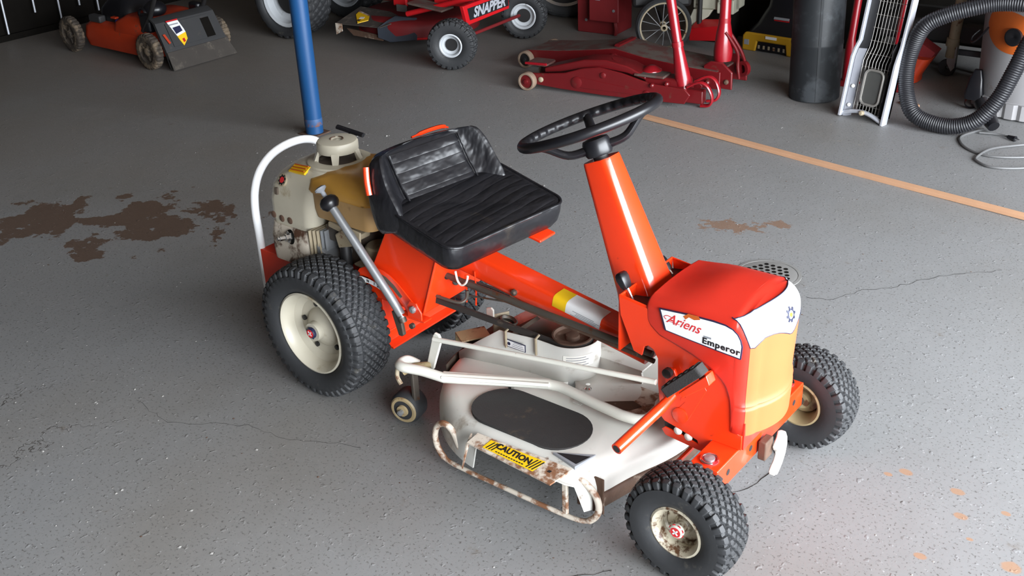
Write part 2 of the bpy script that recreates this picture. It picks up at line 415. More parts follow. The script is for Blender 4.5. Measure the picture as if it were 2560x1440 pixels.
crack([(.29, -.39), (.20, -.42), (.10, -.48), (-.05, -.50), (-.25, -.62), (-.42, -.60)], .0006)
struct(B().box((WX1 + 4.6, .5, -.056), (9, 24, .10)).build('floor_driveway', 'driveway', smooth=False))
struct(B().box(((WX0 + WX1) / 2, (WY0 + WY1) / 2, WZ + .05), (WX1 - WX0 + .2, WY1 - WY0 + .2, .10)).build('ceiling', 'ceiling', smooth=False))
struct(B().box((WX0 - .05, (WY0 + WY1) / 2, WZ / 2), (.10, WY1 - WY0 + .2, WZ)).build('wall_left', 'wall', smooth=False))
struct(B().box(((WX0 + WX1) / 2, WY1 + .05, WZ / 2), (WX1 - WX0, .10, WZ)).build('wall_back', 'wall', smooth=False))
struct(B().box(((WX0 + WX1) / 2, WY0 - .05, WZ / 2), (WX1 - WX0, .10, WZ)).build('wall_front', 'wall', smooth=False))
wr = B().prism([(WY0, 0), (DOOR_Y0, 0), (DOOR_Y0, DOOR_Z), (DOOR_Y1, DOOR_Z), (DOOR_Y1, 0), (WY1, 0), (WY1, WZ), (WY0, WZ)], 'x', WX1, WX1 + .15)
struct(wr.build('wall_right', 'wall', smooth=False))

# ================================================================ RIDING MOWER (forward = +X, left = +Y)
mow = thing('riding_mower', 'orange and cream vintage riding mower with black seat parked mid floor', 'riding mower')

def wheel(name, c, Rt, w, rr, N, kd, steer, inner, rimmat, cap=True, bolts=0, groove=.13):
    T = MX.Translation(V(c)) @ MX.Rotation(steer, 4, 'Z')
    b = B(T); tyre(b, (0, 0, 0), Rt, w, rr - .002, N, kd, groove=groove)
    ty = b.build(name, 'rubber', mow, ang=50)
    h = w / 2; f = h - .012
    d = (0, -1, 0)
    if not inner:
        pr = [(rr - .006, f - .016), (rr + .003, f - .006), (rr + .004, f), (rr - .001, f + .002), (rr - .007, f - .003), (rr - .012, f - .020), (rr * .86, f - .036),
              (rr * .74, f - .043), (rr * .71, f - .049), (rr * .50, f - .052), (rr * .45, f - .044), (rr * .36, f - .036), (rr * .24, f - .028), (rr * .225, f - .010), (0, f - .010)]
    else:
        pr = [(rr - .006, f - .016), (rr + .003, f - .006), (rr + .004, f), (rr - .001, f + .002), (rr - .007, f - .004), (rr - .012, f - .022), (rr * .78, f - .060),
              (rr * .55, f - .066), (rr * .40, f - .050), (rr * .38, f - .02), (0, f - .02)]
    rim = B(T).lathe(pr, (0, 0, 0), d, 56).build('rim', rimmat, ty)
    pr2 = [(rr - .006, f - .016), (rr + .003, f - .006), (rr + .004, f), (rr - .001, f + .002), (rr - .012, f - .02), (rr * .7, f - .05), (0, f - .05)]
    B(T).lathe(pr2, (0, 0, 0), (0, 1, 0), 40).build('rim_back', rimmat, ty)
    if cap:
        rc = .0165
        B(T).lathe([(rc, f - .012), (rc, f - .004), (rc * .85, f - .001), (0, f - .001)], (0, 0, 0), d, 24).build('hub_cap', 'navy' if name == 'rear_tire' else 'white', ty)
        g = B(T)
        gp = []
        for i in range(16):
            a = 2 * pi * i / 16
            r1 = rc * (1.12 if i % 2 else .98)
            for da in (-.12, .12): gp.append((r1 * cos(a + da), r1 * sin(a + da)))
        g.prism(gp, 'y', -(f - .006), -(f - .004)); g.build('gear_emblem', 'navy' if name == 'rear_tire' else 'decal_red', ty)
        B(T).lathe([(rc * .74, f - .001), (rc * .74, f), (0, f)], (0, 0, 0), d, 24).build('red_badge', 'decal_red', ty)
        xx = B(T)
        for a in (pi / 4, -pi / 4):
            xx.box((0, -f - .0002, 0), (rc * 1.0, .0008, rc * .22), MX.Rotation(a, 3, 'Y'))
        xx.build('badge_mark', 'decal_white', ty)
    for i in range(bolts):
        a = 2 * pi * i / bolts + .5
        B(T).lathe([(rr * .065, f - .05), (rr * .065, f - .0445), (rr * .03, f - .0435), (0, f - .0435)], (rr * .60 * cos(a), 0, rr * .60 * sin(a)), d, 12).build('bolt_hole', 'black_metal', ty)
    return ty

wheel('rear_tire', (0, -.2166, .203), .203, .143, .120, 44, 2.6, 0, False, 'rim', bolts=5, groove=.13)
wheel('rear_tire', (0, .2166, .203), .203, .143, .120, 44, 2.6, 0, True, 'rim_tan', cap=False, groove=.13)
wheel('front_tire', (1.2193, -.3052, .1347), .1347, .112, .0595, 30, 2.4, -.02, False, 'rim_rusty', groove=.13)
wheel('front_tire', (1.2193, .305, .1347), .1347, .112, .0595, 30, 2.4, -.02, True, 'rim_tan', cap=False, groove=.13)

# --- rear chassis box, sheet metal
ch = B()
def shell_box(b, x0, x1, y0, y1, z0, z1, t=.004):
    # open-bottomed folded box
    o = [(x0, y0), (x1, y0), (x1, y1), (x0, y1)]; i = [(x0 + t, y0 + t), (x1 - t, y0 + t), (x1 - t, y1 - t), (x0 + t, y1 - t)]
    v = [(x, y, z0) for x, y in o] + [(x, y, z1) for x, y in o] + [(x, y, z0) for x, y in i] + [(x, y, z1 - t) for x, y in i]
    f = [(4, 5, 6, 7), (8, 9, 10, 11)[::-1] and (15, 14, 13, 12)]
    for k in range(4):
        n = (k + 1) % 4; f += [(k, n, 4 + n, 4 + k), (8 + n, 8 + k, 12 + k, 12 + n), (n, k, 8 + k, 8 + n)]
    return b.add(v, f)
shell_box(ch, -.355, .155, -.133, .133, .150, .318)
ch.build('rear_chassis', 'orange_dirty', mow, bevel=.004)
# flange strip on the front lower edge
B().prism([(.150, .146), (.185, .146), (.185, .151), (.158, .158), (.158, .19), (.150, .19)], 'y', -.136, .136).build('chassis_lip', 'orange', mow, bevel=.001)
# axle
B().tube([(0, -.19, .203), (0, .19, .203)], .014, 16).build('rear_axle', 'steel_dark', mow)
B().box((-.02, 0, .22), (.16, .14, .13)).build('transmission_case', 'black_metal', mow, bevel=.015)

# --- seat pedestal (tapered sheet-metal housing)
pd = B()
b0 = [(.092, -.148, .305), (.325, -.148, .305), (.325, .148, .305), (.092, .148, .305)]
b1 = [(.172, -.100, .515), (.362, -.100, .515), (.362, .100, .515), (.172, .100, .515)]
pd.hexa(b0 + b1)
ped = pd.build('seat_pedestal', 'orange', mow, bevel=.004)
B().tube([(.3255, -.149, .306), (.3625, -.1015, .512)], .0035, 8).build('seam_bead', 'orange', ped)
for p_, r in (((.338, -.062, .39), .010), ((.330, -.09, .333), .008), ((.333, -.02, .36), .016)):
    B().lathe([(r, 0), (r, .003), (0, .003)], p_, (1, 0, .19), 16).build('rod_hole', 'black_metal', ped)
# foot bracket with bolt under the pedestal
B().prism([(.285, .292), (.335, .292), (.335, .320), (.318, .345), (.295, .345), (.285, .33)], 'y', -.168, -.163).build('bracket_tab', 'orange', ped, bevel=.001)
B().lathe([(.010, 0), (.010, .007), (.006, .010), (0, .010)], (.308, -.168, .326), (0, -1, 0), 8).build('bolt_head', 'steel', ped)
B().box((.30, -.155, .297), (.09, .03, .004)).build('bracket_flange', 'orange', ped)
# hanging side straps
for x, z1 in ((.392, .40), (.425, .42)):
    B().tube([(x, -.045, z1), (x + .001, -.045, z1 - .06), (x - .002, -.045, .318)], .0022, 6).build('hanging_strap', 'orange', ped)
B().tube(smooth_path([(.388, -.080, .425), (.394, -.080, .398), (.408, -.080, .389), (.424, -.080, .402), (.431, -.080, .422)], 5), .0030, 8).build('wire_loop', 'white', ped)

# --- gear quadrant and shift lever
qp = [(.075, .355), (.112, .366), (.142, .365), (.172, .361), (.20, .352), (.232, .333), (.255, .315), (.268, .300), (.300, .296), (.300, .330), (.285, .340),
      (.262, .360), (.240, .378), (.215, .393), (.188, .402), (.165, .404), (.13, .400), (.10, .385)]
quad = B().prism([(x, z) for x, z in qp], 'y', -.153, -.150).build('gear_quadrant', 'orange', mow)
sl = [(.172, .392), (.20, .386), (.23, .368), (.256, .343), (.248, .334), (.222, .356), (.195, .372), (.170, .377)]
B().prism(sl, 'y', -.1537, -.153).build('quadrant_slot', 'brown_inside', quad)
lo = [(.078, .359), (.112, .367), (.142, .3655), (.172, .3615), (.200, .3525), (.231, .334)]
li = [(.222, .322), (.193, .340), (.168, .3485), (.140, .3525), (.113, .353), (.085, .3495)]
B().prism(lo + li, 'y', -.1605, -.1595).build('gear_scale', 'decal_white', quad)
for s_, x, z, a in (('R', .098, .359, .05), ('N', .136, .359, -.1), ('1', .160, .3568, -.22), ('2', .173, .3535, -.28), ('3', .185, .349, -.35), ('4', .197, .344, -.42), ('5', .208, .3375, -.5), ('6', .219, .330, -.55)):
    text(s_, .0115, (x, -.161, z), (cos(a), 0, sin(a)), (-sin(a), 0, cos(a)), 'scale_mark', 'decal_black', quad, bold=.0003)
lev = B().tube([(.262, -.164, .285), (.218, -.165, .342), (.130, -.169, .452), (.042, -.174, .562)], [.0125, .0125, .0125, .0115], 14).build('shift_lever', 'steel', mow)
def along(p, q, t): return V(p) + (V(q) - V(p)) * t
ld = (V((.042, -.174, .562)) - V((.130, -.169, .452))).normalized()
kb = V((.042, -.174, .562))
B().lathe([(.0, -.006), (.018, -.004), (.026, .006), (.0275, .014), (.025, .023), (.017, .031), (.0, .033)], kb, ld, 24).build('lever_knob', 'black_plastic', lev)
B().lathe([(.0065, .030), (.0065, .048), (.012, .052), (.017, .055), (.017, .060), (.010, .064), (0, .064)], kb, ld, 20).build('lever_button', 'decal_grey', lev)
B().lathe([(.011, 0), (.011, .02), (0, .02)], (.258, -.166, .292), (.3, 0, -.9), 10).build('lever_socket', 'steel_dark', lev)
B().prism([(.224, .296), (.256, .296), (.264, .232), (.256, .226), (.244, .226)], 'y', -.170, -.158).build('lever_foot', 'steel_dark', lev, bevel=.003)
B().lathe([(.008, 0), (.008, .010), (0, .010)], (.285, -.150, .262), (0, -1, 0), 8).build('lever_bolt', 'steel_dark', lev)
B().tube(smooth_path([(-.075, -.10, .43), (-.09, -.12, .40), (-.045, -.14, .345), (.06, -.155, .335), (.15, -.158, .36)], 6), .0028, 6).build('control_cable', 'tan', mow)

# --- seat
px, pz = .398, .594
St = MX.Translation((px, 0, pz)) @ MX.Rotation(R_(-7), 4, 'Z') @ MX.Rotation(R_(10.5), 4, 'Y')
def cushion(T, L_, Wd, hgt, r, prof, name, mat, matside, par, rows_top=14):
    base = rrect(-L_ / 2, L_ / 2, -Wd / 2, Wd / 2, 0, r, 8)
    def ring(sx, z): return [V((p.x * (1 - sx * 2 / L_), p.y * (1 - sx * 2 / Wd), z)) for p in base]
    sd = B(T).loft([ring(i, z) for i, z in prof], True)
    side = sd.build(name, matside, par, ang=60)
    tp = []
    for k in range(rows_top + 1):
        s_ = 1 - (k / rows_top) ** 1.3 * .995
        e = .012 * (1 - s_ ** 4) - .014 * (1 - s_) ** 1.5
        tp.append([V((p.x * s_ * .955, p.y * s_ * .965, e - .001)) for p in base])
    top = B(T).loft(tp, True).build('seat_top_panel', mat, side, ang=80)
    return side
cu = cushion(St, .285, .415, .07, .038, [(.030, -.078), (.012, -.070), (.003, -.052), (0, -.025), (.001, -.006), (.003, .0005), (.010, .003), (.018, -.002)], 'seat_cushion', 'vinyl_ribbed', 'vinyl', mow)
B(St).tube([(p.x * .985, p.y * .99, .001) for p in rrect(-.1425, .1425, -.2075, .2075, 0, .038, 8)], .0042, 8, closed=True).build('seat_piping', 'vinyl', cu)
# backrest: upholstered slab leaning back with rounded shoulders
Bt = MX.Translation((.268, 0, .602)) @ MX.Rotation(R_(-8), 4, 'Z') @ MX.Rotation(R_(-20), 4, 'Y')
def back_outline(k, s_=1.0):
    pts = []
    for i in range(49):
        t = i / 48; y = -.205 + .41 * t
        pts.append((y * s_, 0))
    return pts
def backrest():
    # vertical profile rows; each row is a closed loop around the slab
    rows = []
    for z, hw, xf, xb in ((-.075, .195, .020, -.085), (-.05, .200, .035, -.090), (.0, .203, .028, -.088), (.04, .203, .012, -.080), (.08, .199, .004, -.070), (.115, .192, -.002, -.060), (.138, .182, -.010, -.050), (.148, .170, -.022, -.040)):
        loop = []; n = 26
        for i in range(n + 1):
            y = -hw + 2 * hw * i / n; e = abs(y / hw)
            loop.append(V((xf + .060 * sstep(.62, 1.0, e) - .045 * sstep(.9, 1.0, e) , y, z + (.0 if z < .1 else -.012 * e ** 3))))
        for i in range(n + 1):
            y = hw - 2 * hw * i / n; e = abs(y / hw)
            loop.append(V((xb + .055 * sstep(.7, 1.0, e), y, z + (.0 if z < .1 else -.012 * e ** 3))))
        rows.append(loop)
    return rows
bk = B(Bt).loft(backrest(), True).build('seat_backrest', 'vinyl', mow, ang=70, sub=1)
pan = []
for z, xf in ((.0, .031), (.022, .026), (.045, .0155), (.08, .008), (.112, .003), (.126, -.003)):
    pan.append([V((xf + (.003 if abs(i - 10) < 10 else -.002), -.118 + .236 * i / 20, z)) for i in range(21)])
def sheet(b, rows, t):
    b2 = [[p - V((t, 0, 0)) for p in r] for r in rows]
    n = len(rows); m = len(rows[0])
    loops = [rows[i] + b2[i][::-1] for i in range(n)]
    return b.loft(loops, True)
mt['vinyl_back'] = vinyl('channelled_black_vinyl_upright', 0, 0)
def chan_z():
    m = mt['vinyl_back']; t = m.node_tree; L = t.links; tc = [n for n in t.nodes if n.type == 'TEX_COORD'][0]; p = t.nodes['Principled BSDF']
    w = nd(t, 'ShaderNodeTexWave', wave_type='BANDS', bands_direction='Z'); w.inputs['Scale'].default_value = 13; w.inputs['Distortion'].default_value = .5
    L.new(tc.outputs['Object'], w.inputs['Vector']); pw = nd(t, 'ShaderNodeMath', operation='POWER'); pw.inputs[1].default_value = .25; L.new(w.outputs['Fac'], pw.inputs[0])
    b2 = nd(t, 'ShaderNodeBump'); b2.inputs['Strength'].default_value = .35; b2.inputs['Distance'].default_value = .0025
    old = p.inputs['Normal'].links[0].from_socket
    L.new(pw.outputs[0], b2.inputs['Height']); L.new(old, b2.inputs['Normal']); L.new(b2.outputs[0], p.inputs['Normal'])
chan_z()
sheet(B(Bt), pan, .02).build('backrest_panel', 'vinyl_back', bk, ang=60)
for s_ in (-1, 1):
    B(Bt).tube([(.037, .119 * s_, -.002), (.031, .119 * s_, .022), (.021, .119 * s_, .045), (.0125, .119 * s_, .08), (.005, .118 * s_, .126)], .003, 6).build('backrest_seam', 'vinyl', bk)
# orange shell showing behind the cover
B(Bt).tube(smooth_path([(-.055, .01, .149), (-.052, .06, .153), (-.050, .11, .152), (-.052, .135, .144)], 5), [.004] * 3 + [.008] * 10 + [.004] * 3, 8, flat=.8).build('seat_shell_edge', 'orange', bk)
B(Bt).tube(smooth_path([(.010, -.199, .118), (.006, -.206, .083), (.004, -.210, .048)], 5), .006, 8, flat=1.3).build('seat_shell_edge', 'orange', bk)
B().box((.525, .115, .492), (.05, .07, .008), MX.Rotation(R_(10), 3, 'Y')).build('seat_shell_front', 'orange', cu, bevel=.003)
B().box((.36, 0, .52), (.20, .26, .016), MX.Rotation(R_(10), 3, 'Y')).build('seat_plate', 'black_metal', cu, bevel=.004)

# --- frame tube from pedestal to cowl
tb = B()
A0, A1 = V((.30, -.005, .448)), V((.95, -.005, .338)); hh_, ww_ = .034, .034
ax_ = (A1 - A0).normalized(); upv = V((0, 0, 1)); upv = (upv - ax_ * ax_.dot(upv)).normalized()
rows = []
for p in (A0, A1):
    row = []
    for q in rrect(-ww_, ww_, -hh_, hh_, 0, .010, 4): row.append(p + V((0, 1, 0)) * q.x + upv * q.y)
    rows.append(row)
tube_ = tb.loft(rows).build('frame_tube', 'orange', mow, ang=50)
def tube_decal(x0, x1, mat, name, lift=.0006):
    r = []
    for x in (x0, x1):
        p = A0 + ax_ * ((x - A0.x) / ax_.x); rr = []
        q = [(-.0345, .003), (-.0345, .020), (-.0335, .026), (-.031, .031), (-.026, .0335), (-.020, .0345), (.012, .0345)]
        for y, z in q: rr.append(p + V((0, 1, 0)) * (y - lift * .5) + upv * (z + lift))
        r.append(rr)
    top = [[q + V((0, -.0004, .0004)) for q in k] for k in r]
    B().loft([r[0] + top[0][::-1], r[1] + top[1][::-1]]).build(name, mat, tube_, ang=60)
tube_decal(.672, .712, 'decal_yellow', 'warning_sticker_head'); tube_decal(.712, .815, 'decal_white', 'warning_sticker')
for k in range(6):
    p = A0 + ax_ * ((.765 + .008 * (k % 3) - A0.x) / ax_.x); z = .006 + .0042 * k
    if z < .022: B().box(p + V((0, -.0353, 0)) + upv * z, (.075 - .01 * (k % 2), .0006, .0014), MX.Rotation(atan2(ax_.z, ax_.x) * -1, 3, 'Y')).build('sticker_print', 'decal_grey', tube_)
for x in (.555, .86):
    p = A0 + ax_ * ((x - A0.x) / ax_.x)
    B().lathe([(.009, 0), (.009, .007), (.005, .011), (0, .011)], p + V((0, -.034, 0)) + upv * -.012, (0, -1, 0), 8).build('tube_bolt', 'steel_dark', tube_)
# long rods from the pedestal to the front housing
B().tube([(.335, -.062, .392), (.70, -.060, .372), (.98, -.058, .358)], .0085, 10).build('control_rod', 'steel_dark', mow)
B().tube([(.335, -.040, .372), (.70, -.044, .352), (.98, -.050, .335)], .0065, 10).build('control_rod', 'rust', mow)
B().tube(smooth_path([(.305, -.10, .345), (.36, -.098, .342), (.400, -.085, .337), (.412, -.07, .345), (.413, -.065, .368)], 4), .0045, 8).build('link_rod', 'steel_dark', mow)
B().tube([(.413, -.062, .352), (.60, -.03, .362), (.80, -.02, .35)], .0025, 6).build('link_wire', 'steel_dark', mow)
# white pipe-like rod under the frame tube
B().tube([(.50, .015, .350), (.72, .02, .330)], .010, 10).build('deck_lift_tube', 'tan', mow)

# --- steering column, cowl, wheel
cx0, cz0, cx1, cz1 = .917, .505, .795, .797
cdv = V((cx1 - cx0, 0, cz1 - cz0)).normalized(); ca = V((0, 1, 0)).cross(cdv) * -1; ca = V((cdv.z, 0, -cdv.x))
rows = []
for t_, hx, hy, rr in ((-.06, .0585, .0535, .022), (0, .0565, .051, .022), (.5, .047, .043, .020), (.98, .0385, .0345, .018), (1.0, .0375, .0335, .018)):
    c = V((cx0, 0, cz0)) + (V((cx1, 0, cz1)) - V((cx0, 0, cz0))) * t_
    rows.append([c + ca * q.x + V((0, 1, 0)) * q.y for q in rrect(-hx, hx, -hy, hy, 0, rr, 6)])
colm = B().loft(rows).build('steering_column', 'orange', mow, ang=45)
hc = V((cx1, 0, cz1)); wd = (cdv + V((.52, -.78, .34)) * .035).normalized()
wc = hc + cdv * .030
B().lathe([(.018, -.032), (.020, -.006), (0, -.006)], wc, cdv, 20).build('column_collar', 'black_metal', colm)
swh = B().lathe([(.0, -.022), (.030, -.022), (.033, -.016), (.033, .010), (.030, .017), (.018, .020), (0, .020)], wc, cdv, 28).build('steering_wheel_hub', 'black_plastic', colm)
a_, b_, d_ = frame(wd); rc = wc + wd * .056; RW = .163
ring = B(); n = 204
rowsr = []
for i in range(n):
    a = 2 * pi * i / n
    e = a_ * cos(a) + b_ * sin(a)
    rowsr.append([rc + e * (RW + (.0132 - (.0045 * (1 + cos(a * 34)) * .5 if cos(2 * pi * j / 12) < -.2 else 0)) * cos(2 * pi * j / 12)) + wd * (.0125 * sin(2 * pi * j / 12)) for j in range(12)])
ring.grid(rowsr, cu=True, cv=True); ring.build('steering_wheel_rim', 'black_plastic', colm)
e0 = V((-.718, -.609, -.30)); e0 = (e0 - wd * wd.dot(e0)).normalized()
for e in (e0, -e0, wd.cross(e0)):
    if e.y < -.5 and abs(e.dot(e0)) < .1: e = -e
    pts = smooth_path([wc + e * .024 + wd * -.004, wc + e * .07 + wd * .000, rc + e * (RW * .70) - wd * .024, rc + e * (RW - .004) - wd * .002], 5)
    B().tube(pts, [.0145 - .004 * i / (len(pts) - 1) for i in range(len(pts))], 10, flat=.75, up=wd).build('steering_wheel_spoke', 'black_plastic', colm)
# --- cowl / front side housing (sheet metal box carrying hood and axle)
HY = .118
side = [(.925, .527), (.930, .480), (.967, .396), (.989, .390), (.995, .416), (1.006, .422), (1.020, .416), (1.032, .396), (1.034, .330), (1.044, .245), (1.054, .235), (1.10, .225), (1.142, .214), (1.146, .203), (1.10, .212),
        (1.056, .218), (1.048, .210), (1.058, .196), (1.144, .188), (1.176, .188), (1.176, .2300), (1.252, .2300), (1.252, .268), (1.225, .275), (1.222, .40), (1.18, .50), (1.02, .515)]
for s_ in (-1, 1):
    hs = B().prism(side, 'y', HY * s_ - (.0025 if s_ < 0 else -.0025) - .0025, HY * s_ - (.0025 if s_ < 0 else -.0025) + .0025).build('front_side_plate', 'orange', mow, bevel=.0008, seg=1)
    if s_ < 0:
        B().prism([(1.048, .236), (1.148, .214), (1.150, .196), (1.050, .212)], 'y', -HY + .006, -HY + .008).build('slot_shadow_plate', 'black_metal', hs)
        for x, z in ((1.090, .2185), (1.118, .2125)):
            B().lathe([(.0105, 0), (.0105, .003), (.007, .006), (0, .007)], (x, -HY - .001, z), (0, -1, 0), 14).build('carriage_bolt', 'hook_white', hs)
        # deck-height notched plate on the side
        nt = [(1.075, .262), (1.088, .246), (1.105, .246), (1.118, .262)] + [(1.160, .355), (1.150, .372)]
        for k in range(4):
            t_ = .15 + k * .16; x = 1.128 - .05 * t_; z = .368 - .085 * t_
            nt += [(x + .012, z + .006), (x, z + .002), (x - .002, z - .010), (x + .010, z - .008)]
        B().prism(nt, 'y', -HY - .006, -HY - .002).build('notched_plate', 'orange', hs, bevel=.0008, seg=1)
        B().lathe([(.020, 0), (.020, .004), (.012, .006), (0, .006)], (1.096, -HY - .004, .266), (0, -1, 0), 20).build('pivot_boss', 'orange', hs)
B().prism([(-HY, .2300), (HY, .2300), (HY, .30), (-HY, .30)], 'x', 1.2505, 1.2555).build('front_lower_panel', 'hood', mow)
# cowl top tray with a rolled rim, steering column stands in it
B().prism([(.925, .495), (1.03, .513), (1.03, .517), (.925, .499)], 'y', -HY, HY).build('cowl_floor', 'black_metal', mow)
B().prism([(-HY, .38), (HY, .38), (HY, .527), (-HY, .527)], 'x', .922, .926).build('cowl_rear_panel', 'orange', mow)
B().tube([(1.02, -HY, .516), (.926, -HY, .527), (.924, HY, .527), (1.02, HY, .516)], .0032, 8).build('cowl_rim', 'orange', mow)
# cowl levers with black knobs
def knob_lever(p, q, r):
    l = B().tube([p, q], .0045, 8).build('cowl_lever', 'chrome', mow)
    d = (V(q) - V(p)).normalized()
    T = MX.Translation(V(q)) @ d.to_track_quat('Z', 'Y').to_matrix().to_4x4()
    B(T).loft([rrect(-r * k, r * k, -r * k * .7, r * k * .7, z, r * k * .3, 3) for z, k in ((-.006, .7), (.002, .95), (.02, 1.1), (.03, 1.0), (.034, .7))]).build('lever_knob', 'black_plastic', l, ang=50)
knob_lever((.948, -.092, .500), (.925, -.092, .540), .014)
knob_lever((.950, .088, .492), (.930, .088, .512), .011)

# --- hood: one formed shell, profile swept round the plan outline
half = [(1.000, -.1212), (1.004, -.1222), (1.012, -.1232), (1.025, -.124), (1.037, -.1247), (1.055, -.1252), (1.08, -.1259), (1.10, -.1264), (1.123, -.1269), (1.145, -.1273), (1.160, -.1276), (1.174, -.1279), (1.186, -.1282), (1.197, -.1285), (1.208, -.1287)]
half += [(1.213 + .052 * sin(R_(t)), -.0767 - .052 * cos(R_(t))) for t in (0, 7.2, 10.5, 12.8, 13.9, 20, 28, 36, 45, 55, 65, 75, 82)]
half += [(1.288 - .0300 * (abs(y) / .098) ** 1.9, y) for y in (-.074, -.063, -.052, -.041, -.030, -.020, -.010)]
path = half + [(1.288, 0.0)] + [(x, -y) for x, y in half[::-1]]
NP = len(path); mid = NP // 2; NOSE0 = 20
cut = [(1.000, .505), (1.004, .490), (1.012, .478), (1.025, .468), (1.037, .460), (1.08, .450), (1.123, .438), (1.150, .428), (1.174, .416), (1.197, .398), (1.208, .384), (1.2155, .369), (1.2195, .354), (1.2225, .332), (1.2245, .300), (1.2255, .272), (1.258, .266), (1.32, .262)]
def top_z(x, y=0): return .547 + .006 * sstep(1.0, 1.1, x) + .022 * sstep(1.0, 1.2, x) * (1 - min(1, abs(y) / .125) ** 2)
def crown(x): return .007 + .020 * sstep(1.0, 1.13, x)
HR = 9
TZ = [0, .06, .12, .2, .3, .4, .52, .64, .74, .82, .90, .96, 1.0]
def hood_pt(i, z, rad=0):
    """point on the wall of the shell at plan station i, height z"""
    x, y = path[i]
    a, b = path[max(i - 1, 0)], path[min(i + 1, NP - 1)]
    nx, ny = (b[1] - a[1]), -(b[0] - a[0]); l = sqrt(nx * nx + ny * ny); nx /= l; ny /= l
    if nx * (x - 1.1) + ny * y < 0: nx, ny = -nx, -ny
    front = sstep(.05, .7, nx)
    off = front * (.042 * (z - .34)) + (1 - front) * .012 * (z - .4)
    # lip: lower front panel sits a little proud
    off += front * (.006 * (1 - sstep(.333, .339, z)) + .004 * (sstep(.338, .342, z) - sstep(.342, .352, z)))
    return V((x + nx * (off - rad), y + ny * (off - rad), z)), (nx, ny)
def hood_col(i, lift=0):
    x, y = path[i]; f = sstep(.05, .7, hood_pt(i, .4)[1][0]); R = .034 + .034 * f; AM = pi / 2 - math.atan(2 * crown(x) / .085)
    zt = top_z(x, y) + .004; zb = lerp_tab(cut, x); zw = zt - R * sin(AM)
    col = []
    zs = [zb + (zw - zb) * t for t in TZ]
    if f > .3: zs = sorted(set([zb, zb + (.330 - zb) * .5, .330, .334, .338, .342, .348, .356] + [.356 + (zw - .356) * k / 5 for k in range(1, 6)]))
    for z in zs[:13]: 
        p, nn = hood_pt(i, z, -lift); col.append(p)
    for k in range(1, HR + 1):
        a = AM * k / HR
        p, nn = hood_pt(i, zw, 0)
        dn = R * (1 - cos(a)) - lift * cos(a)
        col.append(V((p.x - nn[0] * dn, p.y - nn[1] * dn, zw + (R + lift) * sin(a))))
    return col
cols = [hood_col(i) for i in range(NP)]
hb = B(); hb.grid(cols)
ncol = len(cols[0])
# top: strips joining station i to its mirror
KT = 10
def mid_z(x): return .556 + .029 * sstep(1.0, 1.15, x) - .0062 * sstep(1.215, 1.256, x)
def top_row(ca_, cb_):
    return [ca_ + (cb_ - ca_) * (k / KT) + V((0, 0, max(0, mid_z(ca_.x) - ca_.z) * (1 - (2 * k / KT - 1) ** 2))) for k in range(KT + 1)]
hb.grid([top_row(cols[i][-1], cols[NP - 1 - i][-1]) for i in range(mid)] + [[cols[mid][-1]] * (KT + 1)])
me_h = hb.build('hood', 'hood', mow, ang=60)
bmh = bmesh.new(); bmh.from_mesh(me_h.data); bmesh.ops.remove_doubles(bmh, verts=bmh.verts, dist=.0004)
bmesh.ops.recalc_face_normals(bmh, faces=bmh.faces); bmh.to_mesh(me_h.data); bmh.free(); me_h.data.shade_smooth(); me_h.data.set_sharp_from_angle(angle=R_(50))
sol = me_h.modifiers.new('sheet', 'SOLIDIFY'); sol.thickness = .004; sol.offset = -1
# white nose band (decal following the shell) and grille panel, hood paint coloured lighter as if strongly lit
def arch(y): return lerp_tab([(0, .490), (.010, .493), (.02, .499), (.03, .504), (.041, .509), (.056, .514), (.069, .515), (.087, .511), (.096, .506), (.104, .499), (.110, .489), (.1125, .491), (.1155, .505), (.1188, .520), (.1226, .536), (.1256, .546), (.1275, .551), (.1285, .554), (.13, .556)], abs(y))
def band_lo(x, y):
    if x < 1.212 and abs(y) > .12: return .556
    return arch(y)
def xband(y): return 1.2595 - .0515 * (abs(y) / .1287) ** 2.2
def nose_strip(i0, zlo, zhi_fn, lift, full, n=18):
    out = []
    for i in range(i0, NP - i0):
        x, y = path[i]; lo = band_lo(x, y)
        c = hood_col(i, lift); k0 = next(k for k in range(len(c)) if c[k].z > lo)
        t = (lo - c[k0 - 1].z) / max(c[k0].z - c[k0 - 1].z, 1e-6)
        pl_ = [c[k0 - 1].lerp(c[k0], t)] + c[k0:]
        kp = [pl_[0]]
        for p, q in zip(pl_, pl_[1:]):
            gq = q.x - xband(q.y)
            if gq < 0:
                gp = p.x - xband(p.y); kp.append(p.lerp(q, max(0, gp) / max(max(0, gp) - gq, 1e-6))); break
            kp.append(q)
        pl_ = kp
        ds = [0]
        for p, q in zip(pl_, pl_[1:]): ds.append(ds[-1] + (q - p).length)
        col = []
        for k in range(n):
            w = ds[-1] * k / (n - 1); j = 0
            while j < len(ds) - 2 and ds[j + 1] < w: j += 1
            col.append(pl_[j].lerp(pl_[j + 1], min(1, (w - ds[j]) / max(ds[j + 1] - ds[j], 1e-9))))
        out.append(col)
    return out
I0 = 14
wb = B()
ns = nose_strip(I0, None, lambda y: 9, .0010, True)
wb.grid(ns); m_ = len(ns)
wbo = wb.build('nose_band', 'decal_white', me_h, ang=60)
def nose_cols(i0, zs_fn, lift):
    return [[hood_pt(i, z, -lift)[0] for z in zs_fn(path[i][1])] for i in range(i0, NP - i0)]
LZ = [.265, .30, .326, .330, .334, .338, .342, .348, .356]
B().grid(nose_cols(23, lambda y: LZ + [.356 + (min(arch(y), .52) - .0015 - .356) * k / 6 for k in range(1, 7)], .0006)).build('lit_grille_panel', 'lit_hood_orange', me_h, ang=60)
